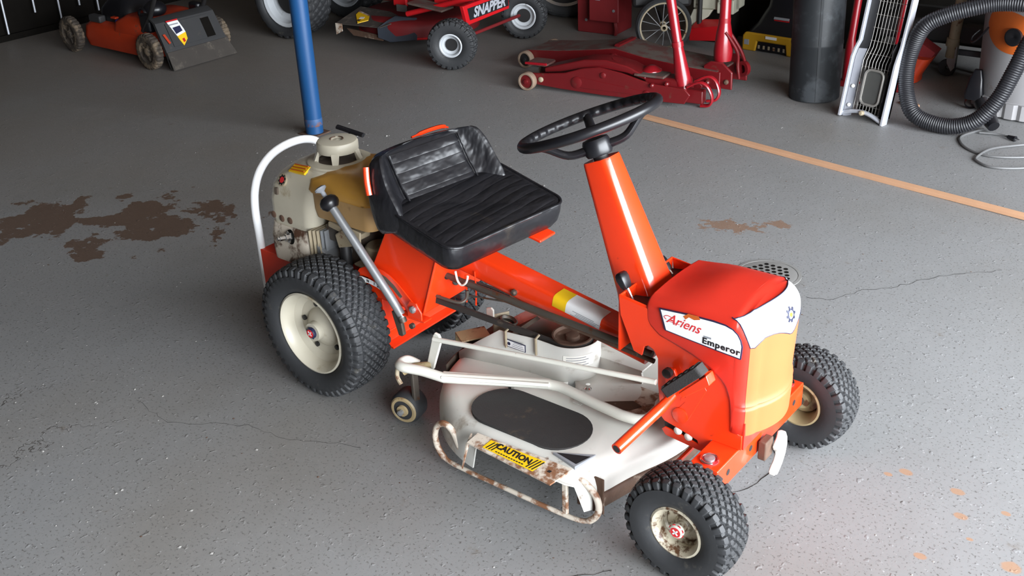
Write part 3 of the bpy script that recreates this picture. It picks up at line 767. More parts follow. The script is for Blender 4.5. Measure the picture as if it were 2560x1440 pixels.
def pin(pts, r=.0012): B().tube(pts, r, 6).build('pinstripe', 'navy', me_h)
pin([c[0] for c in nose_strip(I0, None, lambda y: 9, .0010, False)])
pin([c[-1] for c in ns])
# gear emblem on the nose
ZE = .538
ZE = .540; YE = -.010
def nose_at(y, z, l):
    zt = top_z(1.288, y) + .004; am = pi / 2 - math.atan(2 * crown(1.288) / .085); zw = zt - .068 * sin(am); q = max(0, z - zw) / .068
    return 1.288 - .030 * (abs(y) / .098) ** 1.9 + .042 * (min(z, zw) - .34) - .068 * (1 - sqrt(1 - q * q)) + l
ge = B(); gpts = []
for i in range(8):
    for da, r in ((-.24, .0130), (-.15, .0182), (.15, .0182), (.24, .0130)):
        a = 2 * pi * i / 8 + da; gpts.append((YE + r * cos(a), ZE + r * sin(a)))
inner = [(YE + .0095 * cos(2 * pi * i / 32), ZE + .0095 * sin(2 * pi * i / 32)) for i in range(32)]
ge.add([(nose_at(y, z, .0024), y, z) for y, z in gpts + inner], [(i, (i + 1) % 32, 32 + (i + 1) % 32, 32 + i) for i in range(32)])
ge.build('gear_emblem', 'navy', me_h)
B().add([(nose_at(y, z, .0022), y, z) for y, z in [(YE + .005 * cos(2 * pi * i / 16), ZE + .005 * sin(2 * pi * i / 16)) for i in range(16)]], [list(range(16))]).build('emblem_centre', 'decal_yellow', me_h)
# side name panel
ys = -.1287
sp = [(1.036, .532), (1.10, .538), (1.17, .541), (1.200, .540), (1.218, .535), (1.230, .526), (1.238, .513), (1.242, .498), (1.240, .467), (1.19, .470), (1.12, .475), (1.052, .481)]
def inset(poly, k):
    cx_ = sum(p[0] for p in poly) / len(poly); cz_ = sum(p[1] for p in poly) / len(poly)
    return [(x + (cx_ - x) * k * .45, z + (cz_ - z) * k) for x, z in poly]
spn = B().prism(sp, 'y', ys - .0020, ys + .002).build('name_panel_border', 'navy', me_h)
B().prism(inset(sp, .075), 'y', ys - .0026, ys - .0018).build('name_panel', 'decal_white', me_h)
text('Ariens', .034, (1.098, ys - .0030, .512), (1, 0, -.06), (.06, 0, 1), 'script_lettering', 'decal_red', me_h, shear=.45, bold=.0001, sx=.92)
B().tube(smooth_path([(1.056, ys - .003, .511), (1.050, ys - .003, .516), (1.060, ys - .003, .521), (1.075, ys - .003, .517)], 4), .0008, 6).build('script_flourish', 'decal_red', me_h)
B().tube([(1.062, ys - .003, .508), (1.090, ys - .003, .507)], .0007, 6).build('script_flourish', 'decal_red', me_h)
text('Emperor', .0205, (1.192, ys - .0030, .485), (1, 0, -.03), (.03, 0, 1), 'bold_lettering', 'decal_black', me_h, bold=.0006, sx=1.12, space=1.12)
B().box((1.159, ys - .0029, .497), (.018, .0006, .004)).build('small_print', 'decal_grey', me_h)
B().prism([(1.098, .531), (1.110, .541), (1.135, .542), (1.140, .535), (1.125, .530), (1.112, .533), (1.104, .525)], 'y', ys - .0034, ys - .0030).build('scratch_patch', 'vac_orange', me_h)

# --- front axle beam (folded channel), king pins
bm_ = B(); shell_box(bm_, 1.178, 1.247, -.222, .222, .163, .2295, .005)
beam = bm_.build('front_axle_beam', 'orange', mow, bevel=.003)
for y in (-.170, .170, -.06): B().lathe([(.008, 0), (.008, .0012), (0, .0012)], (1.2465, y, .198), (1, 0, 0), 14).build('beam_hole', 'black_metal', beam)
for s_ in (-1, 1):
    k = B().lathe([(.021, 0), (.021, .003), (.0, .003)], (1.212, .193 * s_, .2290), (0, 0, 1), 24).build('kingpin_washer', 'decal_red', beam)
    B().tube(arc((1.212, .193 * s_, .2335), .019, 0, 1.75 * pi, 24, 'z'), .0028, 8).build('snap_ring', 'chrome', beam)
    B().lathe([(.012, 0), (.012, .006), (0, .008)], (1.212, .193 * s_, .2315), (0, 0, 1), 16).build('kingpin_end', 'steel', beam)
    B().tube([(1.212, .193 * s_, .23), (1.212, .193 * s_, .12)], .013, 14).build('kingpin', 'steel_dark', beam)
    B().tube([(1.216, .193 * s_, .135), (1.2193, .325 * s_, .1347)], .0115, 14).build('wheel_spindle', 'steel_dark', beam)
B().tube([(1.105, -.175, .150), (1.105, .175, .150)], .006, 8).build('tie_rod', 'orange', mow)
B().prism([(1.10, -.188), (1.115, -.180), (1.214, -.178), (1.214, -.205), (1.115, -.19)], 'z', .146, .154).build('steering_arm', 'red', mow)
B().prism([(1.10, .188), (1.115, .180), (1.214, .178), (1.214, .205), (1.115, .19)], 'z', .146, .154).build('steering_arm', 'red', mow)
# white plastic hook under the beam
B().box((1.262, -.012, .178), (.020, .040, .050)).build('hook_bracket', 'rust', mow, bevel=.003)
hk = [(.020, .213), (.036, .206), (.046, .188), (.050, .165), (.044, .140), (.030, .118), (.012, .103), (.004, .098), (.002, .108), (-.010, .104), (-.014, .116), (-.004, .128), (.008, .136), (.014, .150), (.010, .164), (.0, .170), (-.004, .180), (.006, .190), (.014, .198)]
B().prism(hk, 'x', 1.274, 1.290).build('white_hook', 'hook_white', mow, bevel=.004, seg=3)

# --- foot pedal and foot peg
pdn = V((-.55, 0, .83))
T = MX.Translation(V((1.136, -.185, .408))) @ MX.Rotation(R_(-46), 4, 'Y')
pdl = B(T).loft([rrect(-.062, .062, -.017, .017, z, .008, 4) for z in (-.012, -.009, .009, .012)]).build('brake_pedal_pad', 'grip', mow, bevel=.001)
for k in range(6): B(T).box((-.05 + .02 * k, 0, .0135), (.008, .030, .004)).build('pad_ridge', 'grip', pdl)
B().prism([(1.125, .372), (1.135, .362), (1.200, .418), (1.190, .440)], 'y', -.190, -.160).build('pedal_backing', 'orange', pdl, bevel=.002)
B().tube([(1.17, -.17, .42), (1.17, -.118, .405)], .008, 8).build('pedal_shaft', 'orange', pdl)
B().prism([(1.062, .360), (1.070, .392), (1.084, .392), (1.092, .372), (1.090, .34), (1.086, .312), (1.060, .306), (1.056, .322), (1.064, .34)], 'y', -.140, -.130).build('lift_handle_plate', 'orange', mow, bevel=.002)
B().lathe([(.012, 0), (.012, .012), (.006, .016), (0, .016)], (1.072, -.14, .384), (0, -1, 0), 10).build('lift_handle_bolt', 'black_metal', mow)
B().tube([(1.082, -.135, .322), (1.074, -.175, .306), (1.055, -.33, .276)], [.010, .0135, .0135], 16).build('lift_handle_grip', 'orange', mow)
B().lathe([(.0095, 0), (.0095, .0006), (0, .0006)], (1.055, -.3302, .276), V((1.055, -.33, .276)) - V((1.074, -.175, .306)), 12).build('grip_end_hole', 'black_metal', mow)

# --- mower deck
def deck_r(a):
    """plan radius of the deck about (.70,0)"""
    r = .352
    d = (a - R_(-55) + pi) % (2 * pi) - pi
    r += .075 * math.exp(-(d / .30) ** 2)
    d2 = (a - R_(20) + pi) % (2 * pi) - pi
    r += .012 * math.exp(-(d2 / .8) ** 2)
    x, y = r * cos(a), r * sin(a)
    if y < -.352: r = .352 / abs(sin(a))
    return r
ND = 120
dk = B(); rows = []
for off, z in ((-.004, .060), (0, .060), (.0, .085), (-.002, .118), (-.008, .138), (-.020, .153), (-.036, .161), (-.055, .1635), (-.12, .165), (-.2, .166), (-.28, .166), (-.345, .166)):
    row = []
    for j in range(ND):
        a = 2 * pi * j / ND; r = max(deck_r(a) + off, .004); X_ = .70 + r * cos(a)
        op_ = .655 < X_ < .962 and r * sin(a) < -.30
        row.append(V((X_, r * sin(a), max(z, .134 + z * .02) if op_ else z + (.0 if z < .1 else .004 * cos(a)))))
    rows.append(row)
dk.grid(rows, cu=True)
deck = dk.build('mower_deck', 'deck_white', mow, ang=60)
deck.modifiers.new('sheet', 'SOLIDIFY').thickness = .003
# rusty lower hem of the deck shell
hm = B(); h0 = []; h1 = []; h2 = []
for j in range(61):
    a = R_(-48) + R_(140) * j / 60; r = deck_r(a)
    h0.append(V((.70 + (r + .004) * cos(a), (r + .004) * sin(a), .058))); h1.append(V((.70 + (r + .004) * cos(a), (r + .004) * sin(a), .088))); h2.append(V((.70 + (r + .0015) * cos(a), (r + .0015) * sin(a), .098)))
hm.grid([h0, h1, h2]); hm.build('deck_hem', 'rust', deck, ang=60).modifiers.new('sheet', 'SOLIDIFY').thickness = .003
# grey inner wall and rear grime skirt
sk = B(); r0 = []; r1 = []
for j in range(37):
    a = R_(108) + R_(92) * j / 36; r = deck_r(a) + .003
    r0.append(V((.70 + r * cos(a), r * sin(a), .062))); r1.append(V((.70 + r * cos(a), r * sin(a), .150)))
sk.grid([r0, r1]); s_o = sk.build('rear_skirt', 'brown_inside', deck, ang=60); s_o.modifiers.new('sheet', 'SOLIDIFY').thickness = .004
# drive cover: open-topped channel running to the round pulley housing
TC = (.674, .043); TR = .077
ol = []; 
for i in range(25):
    a = -pi / 2 + pi * i / 24; ol.append((TC[0] + TR * cos(a), TC[1] + TR * sin(a)))
out_ = [(.375, -.074), (.44, -.066), (.505, -.052), (.61, -.036)] + ol + [(.61, .120), (.505, .12), (.44, .12), (.375, .115)]
tops = [.172, .222, .270, .270] + [.268] * 25 + [.270, .270, .222, .172]
rb = [V((x, y, .150)) for x, y in out_]; rt = [V((x, y, z)) for (x, y), z in zip(out_, tops)]
cv = B().grid([rb, rt]).build('drive_cover', 'deck_white', deck, ang=60)
sl_ = cv.modifiers.new('sheet', 'SOLIDIFY'); sl_.thickness = .003
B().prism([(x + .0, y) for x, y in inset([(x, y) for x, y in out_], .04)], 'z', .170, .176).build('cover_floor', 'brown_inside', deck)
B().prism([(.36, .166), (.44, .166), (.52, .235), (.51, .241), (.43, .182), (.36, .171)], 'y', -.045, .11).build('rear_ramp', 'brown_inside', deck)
pul = B().lathe([(.0, .0), (.052, .0), (.0545, .004), (.050, .012), (.0545, .020), (.0545, .024), (.050, .0245), (.046, .017), (.020, .013), (.018, .024), (.009, .026), (0, .026)], (TC[0] + .008, TC[1] - .008, .249), (0, 0, 1), 40).build('deck_pulley', 'rust', deck)
for lx0, lx1, z0, z1, y in ((.528, .592, .230, .256, -.0500), (.700, .745, 0, 0, 0)):
    if z0: 
        lb = B().prism([(lx0, z0), (lx1, z0), (lx1, z1 - .004), (lx0, z1 - .004)], 'y', y - .0030, y - .0010).build('label_border', 'navy', cv)
        B().prism([(lx0 + .002, z0 + .002), (lx1 - .002, z0 + .002), (lx1 - .002, z1 - .006), (lx0 + .002, z1 - .006)], 'y', y - .0035, y - .0028).build('label_face', 'decal_white', cv)
        B().lathe([(.005, 0), (.005, .0008), (0, .0008)], (lx0 + .010, y - .0033, (z0 + z1) / 2 - .002), (0, -1, 0), 12).build('label_dot', 'navy', cv)
        for k in range(3): B().box((lx0 + .040, y - .0038, z0 + .007 + .0055 * k), (.040 - .006 * k, .0006, .0013)).build('label_print', 'decal_grey', cv)
lr = []
for zz in (.212, .246):
    lr.append([V((TC[0] + (TR + .0018) * cos(a), TC[1] + (TR + .0018) * sin(a), zz)) for a in [R_(-72 + 6.2 * i) for i in range(11)]])
B().grid(lr).build('round_label', 'hook_white', cv, ang=60)
for k in range(4):
    zz = .218 + .0072 * k
    B().tube([(TC[0] + (TR + .002) * cos(a), TC[1] + (TR + .002) * sin(a), zz) for a in [R_(-66 + 5.5 * i) for i in range(9 - k % 2)]], .0009, 5).build('label_print', 'decal_grey', cv)
for x in (.53, .62):
    B().tube([(x, -.056 + .14 * (x - .53), .228), (x, -.056 + .14 * (x - .53), .276), (x + .002, -.030, .283)], .0035, 8).build('belt_guide', 'tan', deck)
# non-slip oval pad
op = []
ox0, oy0, ox1, oy1 = .645, -.215, .815, -.215
for i in range(17): a = pi / 2 + pi * i / 16; op.append((ox0 + .083 * cos(a), oy0 + .083 * sin(a)))
for i in range(17): a = -pi / 2 + pi * i / 16; op.append((ox1 + .083 * cos(a), oy1 + .083 * sin(a)))
B().prism(op, 'z', .163, .1705).build('foot_grip_pad', 'grip', deck)
# discharge plate with caution sticker
pv = [(x, y, .1655 + .25 * (y + .330)) for x, y in ((.658, -.336), (.933, -.325), (.912, -.386), (.653, -.372))]
pb = B(); pb.hexa([(x, y, z - .004) for x, y, z in pv] + pv); plate = pb.build('discharge_lip', 'rusty_white', deck)
B().prism([(-.345, .163), (-.366, .144), (-.388, .083), (-.360, .135)], 'x', .644, .648).build('discharge_flap_side', 'rusty_white', plate)
pn = (V(pv[1]) - V(pv[0])).cross(V(pv[3]) - V(pv[0])).normalized(); pn = pn if pn.z > 0 else -pn
def on_plate(u, v):  # u 0..1 along, v 0..1 out
    a = V(pv[0]).lerp(V(pv[1]), u); b = V(pv[3]).lerp(V(pv[2]), u); return a.lerp(b, v)
def plate_patch(u0, u1, v0, v1, mat, name, h):
    q = [on_plate(u0, v0), on_plate(u1, v0), on_plate(u1, v1), on_plate(u0, v1)]
    b = B(); b.hexa([p + pn * (h - .0006) for p in q] + [p + pn * h for p in q]); return b.build(name, mat, plate)
plate_patch(.17, .76, .16, .84, 'decal_yellow', 'caution_sticker', .0012)
xd = V(pv[3]).lerp(V(pv[2]), 1) - V(pv[3]); yd = on_plate(.45, 0) - on_plate(.45, 1)
text('CAUTION', .0225, on_plate(.466, .42) + pn * .0016, xd, yd, 'caution_lettering', 'decal_black', plate, bold=.0008, sx=1.05)
for k in range(3):
    for u in (.195 + .032 * k, .665 + .032 * k):
        q = [on_plate(u, .78), on_plate(u + .014, .78), on_plate(u + .036, .22), on_plate(u + .022, .22)]
        b = B(); b.hexa([p + pn * .0008 for p in q] + [p + pn * .0014 for p in q]); b.build('caution_stripe', 'decal_black', plate)
for k in range(11):
    u = .31 + .03 * k; plate_patch(u, u + .02, .70, .76, 'decal_black', 'sticker_print', .0016)
plate_patch(.86, .89, .45, .56, 'black_metal', 'bolt_slot', .0012)
# dark triangle sticker
tri = [(.860, -.302), (.948, -.252), (.934, -.318)]
B().prism(tri, 'z', .150, .1695).build('triangle_sticker', 'decal_grey', deck)
B().prism(inset(tri, .35), 'z', .160, .1700).build('triangle_sticker_core', 'decal_black', deck)
# skid hoop of bent rod with a D-shaped loop at each end
yk = -.325
skd = smooth_path([(.600, yk + .01, .045), (.585, yk, .085), (.565, yk, .125), (.538, yk, .138), (.512, yk, .120), (.502, yk, .085), (.512, yk, .048), (.545, yk - .005, .030), (.62, yk - .008, .028), (.74, yk - .008, .028), (.86, yk - .008, .028), (.95, yk - .003, .028),
                   (.985, yk + .004, .042), (1.000, yk + .008, .075), (.990, yk + .008, .112), (.960, yk + .006, .138), (.938, yk + .004, .140), (.928, yk + .004, .128)], 6)
B().tube(skd, [.0062 if p.z < .034 else .0085 for p in skd], 10).build('skid_hoop', 'rusty_white', deck)
B().box((.912, yk - .002, .090), (.014, .010, .125)).build('skid_post', 'rusty_white', deck, bevel=.002)
B().box((.962, yk + .03, .095), (.075, .006, .10)).build('skid_gusset', 'rust', deck, bevel=.002)
# deck lift bar
lb_ = smooth_path([(.345, -.205, .185), (.322, -.222, .200), (.322, -.250, .202), (.345, -.262, .206), (.40, -.248, .206), (.463, -.234, .2)], 6) + [V((.58, -.170, .2)), V((.703, -.105, .2)), V((.735, -.098, .2)), V((.76, -.100, .2)), V((.855, -.112, .2))] + smooth_path([(.93, -.115, .198), (.975, -.108, .198), (.995, -.085, .2), (1.000, -.060, .205), (.99, -.03, .21)], 5)
B().tube(lb_, .0135, 12).build('deck_lift_bar', 'white', mow)
B().box((.583, -.170, .206), (.285, .030, .010), MX.Rotation(R_(27), 3, 'Z')).build('lift_bar_strap', 'white', mow, bevel=.003)
B().lathe([(.014, -.012), (.014, .012), (.009, .018), (0, .018)], (1.000, -.058, .205), (.3, -1, .3), 12).build('lift_bar_pin', 'hook_white', mow)
# rod and bracket plate at the rear
B().prism([(.372, .190), (.396, .186), (.432, .284), (.424, .300), (.410, .302), (.402, .290)], 'y', -.202, -.194).build('hanger_bracket', 'white', mow, bevel=.002)
B().tube([(.408, -.204, .284), (.46, -.200, .290), (.75, -.196, .335), (1.066, -.186, .378)], .0068, 10).build('height_rod', 'white', mow)
B().tube([(.385, -.198, .196), (.352, -.225, .194), (.33, -.250, .178)], .009, 10).build('hanger_link', 'rim_tan', mow)
B().tube(smooth_path([(.325, -.262, .198), (.330, -.272, .178), (.345, -.275, .160)], 4), .006, 8).build('hair_pin', 'tan', mow)
B().box((.335, -.215, .125), (.012, .022, .13)).build('gauge_wheel_strut', 'steel_dark', mow, bevel=.003)
gw = B(MX.Translation(V((.303, -.212, .047))) @ MX.Rotation(R_(12), 4, 'Z'))
gwo = gw.lathe([(.010, -.034), (.030, -.034), (.040, -.030), (.0465, -.020), (.0465, .020), (.040, .030), (.030, .034), (.010, .034)], (0, 0, 0), (0, -1, 0), 36).build('gauge_wheel', 'rubber', mow)
B(gw.T).lathe([(.040, .0305), (.036, .0345), (.030, .0350), (.026, .031), (.018, .031), (.016, .040), (0, .042)], (0, 0, 0), (0, -1, 0), 28).build('gauge_hub', 'rim_tan', gwo)
B(gw.T).lathe([(.008, .040), (.008, .052), (0, .054)], (0, 0, 0), (0, -1, 0), 8).build('gauge_bolt', 'steel', gwo)
# deck top fittings: rail, rear brackets, bolts
B().prism([(.66, .166), (.875, .166), (.875, .188), (.872, .206), (.66, .206)], 'y', .070, .078).build('deck_rail', 'deck_white', deck, bevel=.001)
B().prism([(.66, .204), (.875, .204), (.875, .209), (.66, .209)], 'y', .070, .118).build('deck_rail_flange', 'deck_white', deck, bevel=.001)
for x, y in ((.775, -.030), (.80, -.082), (.60, -.13)):
    B().lathe([(.010, 0), (.010, .008), (.006, .012), (.006, .020), (0, .020)], (x, y, .166), (0, 0, 1), 8).build('deck_bolt', 'chrome', deck)
B().prism([(.76, -.02), (.80, .05), (.80, -.10), (.775, -.10)], 'z', .166, .170).build('deck_doubler', 'deck_white', deck)
B().prism([(.80, -.09), (.99, -.09), (.99, .06), (.80, .06)], 'z', .164, .1695).build('deck_front_plate', 'rusty_white', deck, bevel=.001)
B().prism([(.84, -.055), (.90, -.062), (.915, -.05), (.93, -.02), (.90, -.01), (.86, -.04)], 'z', .169, .171).build('rust_hole', 'rust', deck)
br = B(MX.Translation(V((.382, -.018, .190))) @ MX.Rotation(R_(-32), 4, 'Z'))
br.box((0, 0, .012), (.060, .085, .004)); br.build('hinge_plate', 'rim_tan', deck, bevel=.001)
B(br.T).box((-.030, 0, -.006), (.004, .085, .036)).build('hinge_leaf', 'rim_tan', deck)
B().box((.425, .055, .215), (.006, .05, .07), MX.Rotation(R_(-30), 3, 'Z')).build('idler_bracket', 'tan', deck, bevel=.004)
B().lathe([(.022, -.010), (.026, -.008), (.020, 0), (.026, .008), (.022, .010)], (.458, .045, .235), (.3, .2, 1), 24).build('idler_pulley', 'steel_dark', deck)
B().prism([(.395, .236), (.42, .236), (.42, .268), (.412, .274), (.395, .268)], 'y', .028, .034).build('idler_tab', 'white', deck, bevel=.002)
# belts
def belt(pts, w, t, name):
    rows = []
    P = [V(p) for p in pts]
    for i, p in enumerate(P):
        d = (P[min(i + 1, len(P) - 1)] - P[max(i - 1, 0)]).normalized(); s_ = V((0, 0, 1)); n_ = d.cross(s_).normalized()
        rows.append([p + s_ * w + n_ * t, p + s_ * w - n_ * t, p - s_ * w - n_ * t, p - s_ * w + n_ * t])
    return B().loft(rows).build(name, 'belt', mow)
belt([(.17, -.102, .338), (.319, -.100, .332), (.645, -.012, .262)] + [(TC[0] + .008 + .051 * cos(R_(d_)), TC[1] - .008 + .051 * sin(R_(d_)), .261) for d_ in range(-100, 100, 20)], .008, .0045, 'drive_belt')
b2 = belt([(.17, .02, .332), (.40, .045, .318), (.60, .075, .280), (.66, .088, .264)], .011, .005, 'drive_belt')
tt = B()
for k in range(26):
    p = V((.40, .045, .318)).lerp(V((.60, .075, .280)), k / 25); tt.box(p + V((0, -.007, 0)), (.003, .006, .020))
to_ = tt.build('belt_teeth', 'belt', b2); to_['kind'] = 'stuff'

# --- engine behind the seat
eng = B()
def rr_row(x0, x1, y0, y1, z, r): return rrect(x0, x1, y0, y1, z, r, 8)
eng.loft([rr_row(-.285, -.115, -.128, .03, .425, .030), rr_row(-.290, -.110, -.130, .04, .445, .032), rr_row(-.292, -.105, -.128, .05, .50, .034), rr_row(-.286, -.090, -.122, .07, .545, .040),
          rr_row(-.268, -.065, -.112, .085, .577, .055), rr_row(-.245, -.030, -.103, .098, .597, .075), rr_row(-.222, -.004, -.098, .102, .607, .090), rr_row(-.205, -.010, -.092, .098, .612, .090)])
hsg = eng.build('blower_housing', 'eng_white', mow, ang=50)
EC = (-.103, 0)
B().lathe([(.098, .600), (.099, .606), (.097, .611), (.093, .612), (.090, .617), (.072, .622), (.066, .622), (.063, .617), (0, .617)], (EC[0], EC[1], 0), (0, 0, 1), 48).build('housing_rim', 'eng_white', hsg)
B().lathe([(.060, .617), (.060, .6185), (0, .6185)], (EC[0], EC[1], 0), (0, 0, 1), 32).build('starter_screen', 'brown_inside', hsg)
rc_ = B()
prof = [(.058, .644), (.0595, .648), (.0595, .668), (.056, .674), (.048, .676), (.020, .677), (.016, .674), (.010, .674), (0, .676)]
cap = rc_.lathe(prof, (EC[0], EC[1], 0), (0, 0, 1), 44).build('recoil_starter', 'eng_white', hsg)
for k in range(5):
    a = 2 * pi * k / 5 + .35
    T = MX.Translation((EC[0], EC[1], 0)) @ MX.Rotation(a, 4, 'Z')
    lg = B(T); lg.hexa([(.060, -.008, .616), (.074, -.008, .616), (.074, .008, .616), (.060, .008, .616), (.054, -.012, .650), (.0595, -.012, .650), (.0595, .012, .650), (.054, .012, .650)])
    lg.build('starter_leg', 'eng_white', cap, bevel=.001)
    B(T).lathe([(.005, .616), (.005, .620), (0, .621)], (.070, 0, 0), (0, 0, 1), 8).build('leg_screw', 'rust', cap)
for a0 in (.4, 2.6):
    B().tube(arc((EC[0], EC[1], .6775), .018, a0, a0 + 1.7, 10, 'z'), .0016, 6).build('cap_marking', 'rust', cap)
B().tube([(-.19, .085, .672), (-.105, .105, .655)], .0095, 10, flat=.7).build('starter_handle', 'black_plastic', cap)
B().tube([(-.148, .095, .660), (-.125, .055, .655)], .003, 6).build('starter_cord', 'dark', cap)
for x, z in ((-.268, .452), (-.233, .447), (-.198, .448)):
    B().lathe([(.0105, 0), (.0105, .0015), (.008, .003), (0, .003)], (x, -.1295, z), (0, -1, 0), 14).build('housing_bolt', 'rust', hsg)
# head shroud, cylinder head and fins
B().loft([rr_row(-.262, -.125, -.160, -.03, .330, .028), rr_row(-.278, -.112, -.152, .0, .352, .03), rr_row(-.286, -.112, -.146, .02, .395, .03), rr_row(-.288, -.112, -.132, .03, .428, .03)]).build('cylinder_shroud', 'rusty_housing', hsg, ang=50)
for k in range(5):
    B().loft([rrect(-.115 + .010 * k, -.110 + .010 * k, -.140 + .006 * k, .02, z, .002, 2) for z in (.345, .44)]).build('cooling_fin', 'tan' if k < 3 else 'steel', hsg)
B().prism([(-.10, .335), (-.05, .325), (-.045, .36), (-.10, .40)], 'y', -.130, -.02).build('fin_block', 'steel', hsg, bevel=.006)
pg = B().lathe([(.018, .0), (.018, .006), (.011, .006), (.011, .016), (.0075, .017), (.0075, .034), (.005, .035), (.005, .040), (0, .040)], (-.188, -.146, .405), (-.25, -.95, .12), 6).build('spark_plug', 'chrome', hsg)
B().lathe([(.022, 0), (.022, .003), (0, .003)], (-.186, -.144, .405), (-.25, -.95, .12), 16).build('plug_hole', 'dark', hsg)
# stickers on the housing
def patch(c, x, y, sx, sy, h, mat, name, par=hsg):
    x = V(x).normalized(); n_ = x.cross(V(y)).normalized(); y = n_.cross(x); c = V(c)
    q = [c + x * (a * sx / 2) + y * (b * sy / 2) for a, b in ((-1, -1), (1, -1), (1, 1), (-1, 1))]
    b = B(); b.hexa([p - n_ * h for p in q] + [p + n_ * h for p in q]); return b.build(name, mat, par)
patch((-.166, -.095, .6015), (1, -.12, .12), (0, 1, .52), .078, .030, .003, 'decal_yellow', 'engine_sticker')
for k in range(3): patch((-.166, -.1035 + .009 * k, .6005 + .0045 * k), (1, -.12, .12), (0, 1, .52), .066, .0022, .0036, 'vac_orange', 'engine_sticker_print')
ec = V((-.222, -.1150, .564)); en = V((-.12, -.86, .50)).normalized()
B().lathe([(.019, -.006), (.019, .004), (0, .004)], ec, en, 24).build('gear_sticker', 'tan', hsg)
g = []
a_, b_, _ = frame(en)
for i in range(16):
    r = .0165 if i % 2 else .013
    for da in (-.15, .15): g.append(ec + en * .0044 + (a_ * cos(2 * pi * i / 16 + da) + b_ * sin(2 * pi * i / 16 + da)) * r)
B().add(g, [list(range(32))]).build('gear_sticker_ring', 'decal_black', hsg)
B().lathe([(.009, .0044), (.009, .005), (0, .005)], ec, en, 20).build('gear_sticker_centre', 'decal_red', hsg)
patch((-.243, -.1270, .530), (1, 0, 0), (0, .12, 1), .010, .020, .0035, 'brown_inside', 'worn_sticker')
# fuel tank on the seat side
B().loft([rr_row(-.118, .115, -.108, .10, .475, .03), rr_row(-.122, .120, -.112, .105, .50, .03), rr_row(-.124, .122, -.114, .107, .555, .03)]).build('fuel_tank', 'tank_tan', mow, ang=50)
tk = B().loft([rr_row(-.124, .124, -.118, .110, .552, .03), rr_row(-.128, .130, -.122, .112, .560, .032), rr_row(-.124, .128, -.116, .110, .590, .04), rr_row(-.08, .118, -.098, .100, .612, .05), rr_row(-.04, .10, -.07, .08, .620, .05)]).build('fuel_tank_top', 'tank', mow, ang=45)
B().lathe([(.030, 0), (.032, .004), (.032, .026), (.027, .032), (0, .034)], (.085, .055, .622), (0, 0, 1), 24).build('fuel_cap', 'rust', tk)
# carburettor clutter under the tank
B().box((-.06, -.075, .43), (.05, .05, .05)).build('carburettor', 'steel_dark', mow, bevel=.008)
B().box((.0, -.085, .455), (.12, .05, .018), MX.Rotation(.15, 3, 'Y')).build('governor_plate', 'tan', mow, bevel=.004)
B().prism([(-.02, .40), (.07, .43), (.075, .47), (.02, .475), (-.03, .44)], 'y', -.115, -.108).build('linkage_plate', 'tan', mow, bevel=.004)
B().lathe([(.040, .370), (.042, .376), (.042, .405), (.036, .410), (0, .410)], (.075, -.045, 0), (0, 0, 1), 28).build('air_cleaner_cup', 'tan', mow)
B().prism([(.02, -.10), (.11, -.105), (.15, -.05), (.13, .02), (.02, .02)], 'z', .350, .358).build('engine_base_plate', 'tan', mow, bevel=.003)
B().loft([rr_row(-.20, .04, -.05, .11, .316, .04), rr_row(-.19, .035, -.04, .10, .36, .04), rr_row(-.16, .03, -.05, .08, .48, .04)]).build('crankcase', 'brown_inside', mow)
B().tube([(-.005, -.105, .318), (-.005, -.103, .36), (-.012, -.095, .43)], .0165, 14).build('exhaust_pipe', 'black_metal', mow)
B().lathe([(.028, 0), (.028, .003), (0, .003)], (-.005, -.105, .3185), (0, 0, 1), 18).build('pipe_flange', 'dark', mow)
B().lathe([(.006, 0), (.006, .012), (0, .013)], (-.215, -.127, .319), (0, 0, 1), 8).build('chassis_bolt', 'hook_white', mow)
# white tubular rear guard
hp = smooth_path([(-.362, -.120, .10), (-.362, -.122, .22), (-.362, -.122, .35), (-.362, -.123, .44), (-.362, -.112, .505), (-.362, -.083, .555), (-.362, -.035, .588), (-.362, .03, .602), (-.362, .10, .597), (-.362, .155, .57), (-.362, .185, .515), (-.362, .19, .42), (-.362, .19, .20)], 6)
B().tube(hp, .0125, 14).build('rear_guard_tube', 'white_pvc', mow)

# ================================================================ things lying round the floor
# floor drain
dr = thing('floor_drain', 'round perforated iron drain grate set in floor behind the mower hood', 'drain', (.722, 1.140, 0))
gr = B(); gr.lathe([(.100, -.010), (.100, .0015), (.092, .003), (0, .003)], (0, 0, 0), (0, 0, 1), 40); gro = gr.build('grate', 'iron', dr)
for q in range(-3, 4):
    for p in range(-3, 4):
        x = .024 * (p + .5 * (q % 2)); y = .021 * q
        if x * x + y * y < .083 ** 2:
            B().lathe([(.0078, .0029), (.0078, .0036), (0, .0036)], (x, y, 0), (0, 0, 1), 10).build('grate_hole', 'dark', gro)
B().lathe([(.101, .0), (.112, .0), (.112, .002), (.101, .0025)], (0, 0, 0), (0, 0, 1), 40, closed=True).build('drain_collar', 'iron', dr)
# strip of wood lying across the floor
ws = B(); a0, a1 = V((-.60, 2.36, .008)), V((1.62, 2.032, .008)); d = (a1 - a0).normalized(); p_ = V((-d.y, d.x, 0))
rows = []
for t_ in [k / 14 for k in range(15)]:
    c = a0.lerp(a1, t_) + V((0, 0, .0012 * sin(t_ * 9)))
    rows.append([c + p_ * (.0175 * sx) + V((0, 0, .0075 * sz)) for sx, sz in ((-1, -1), (1, -1), (1, 1), (-1, 1))])
tag(ws.loft(rows).build('wood_strip', 'wood', smooth=False, bevel=.001), 'long thin bare pine strip lying across the grey floor', 'wood strip')
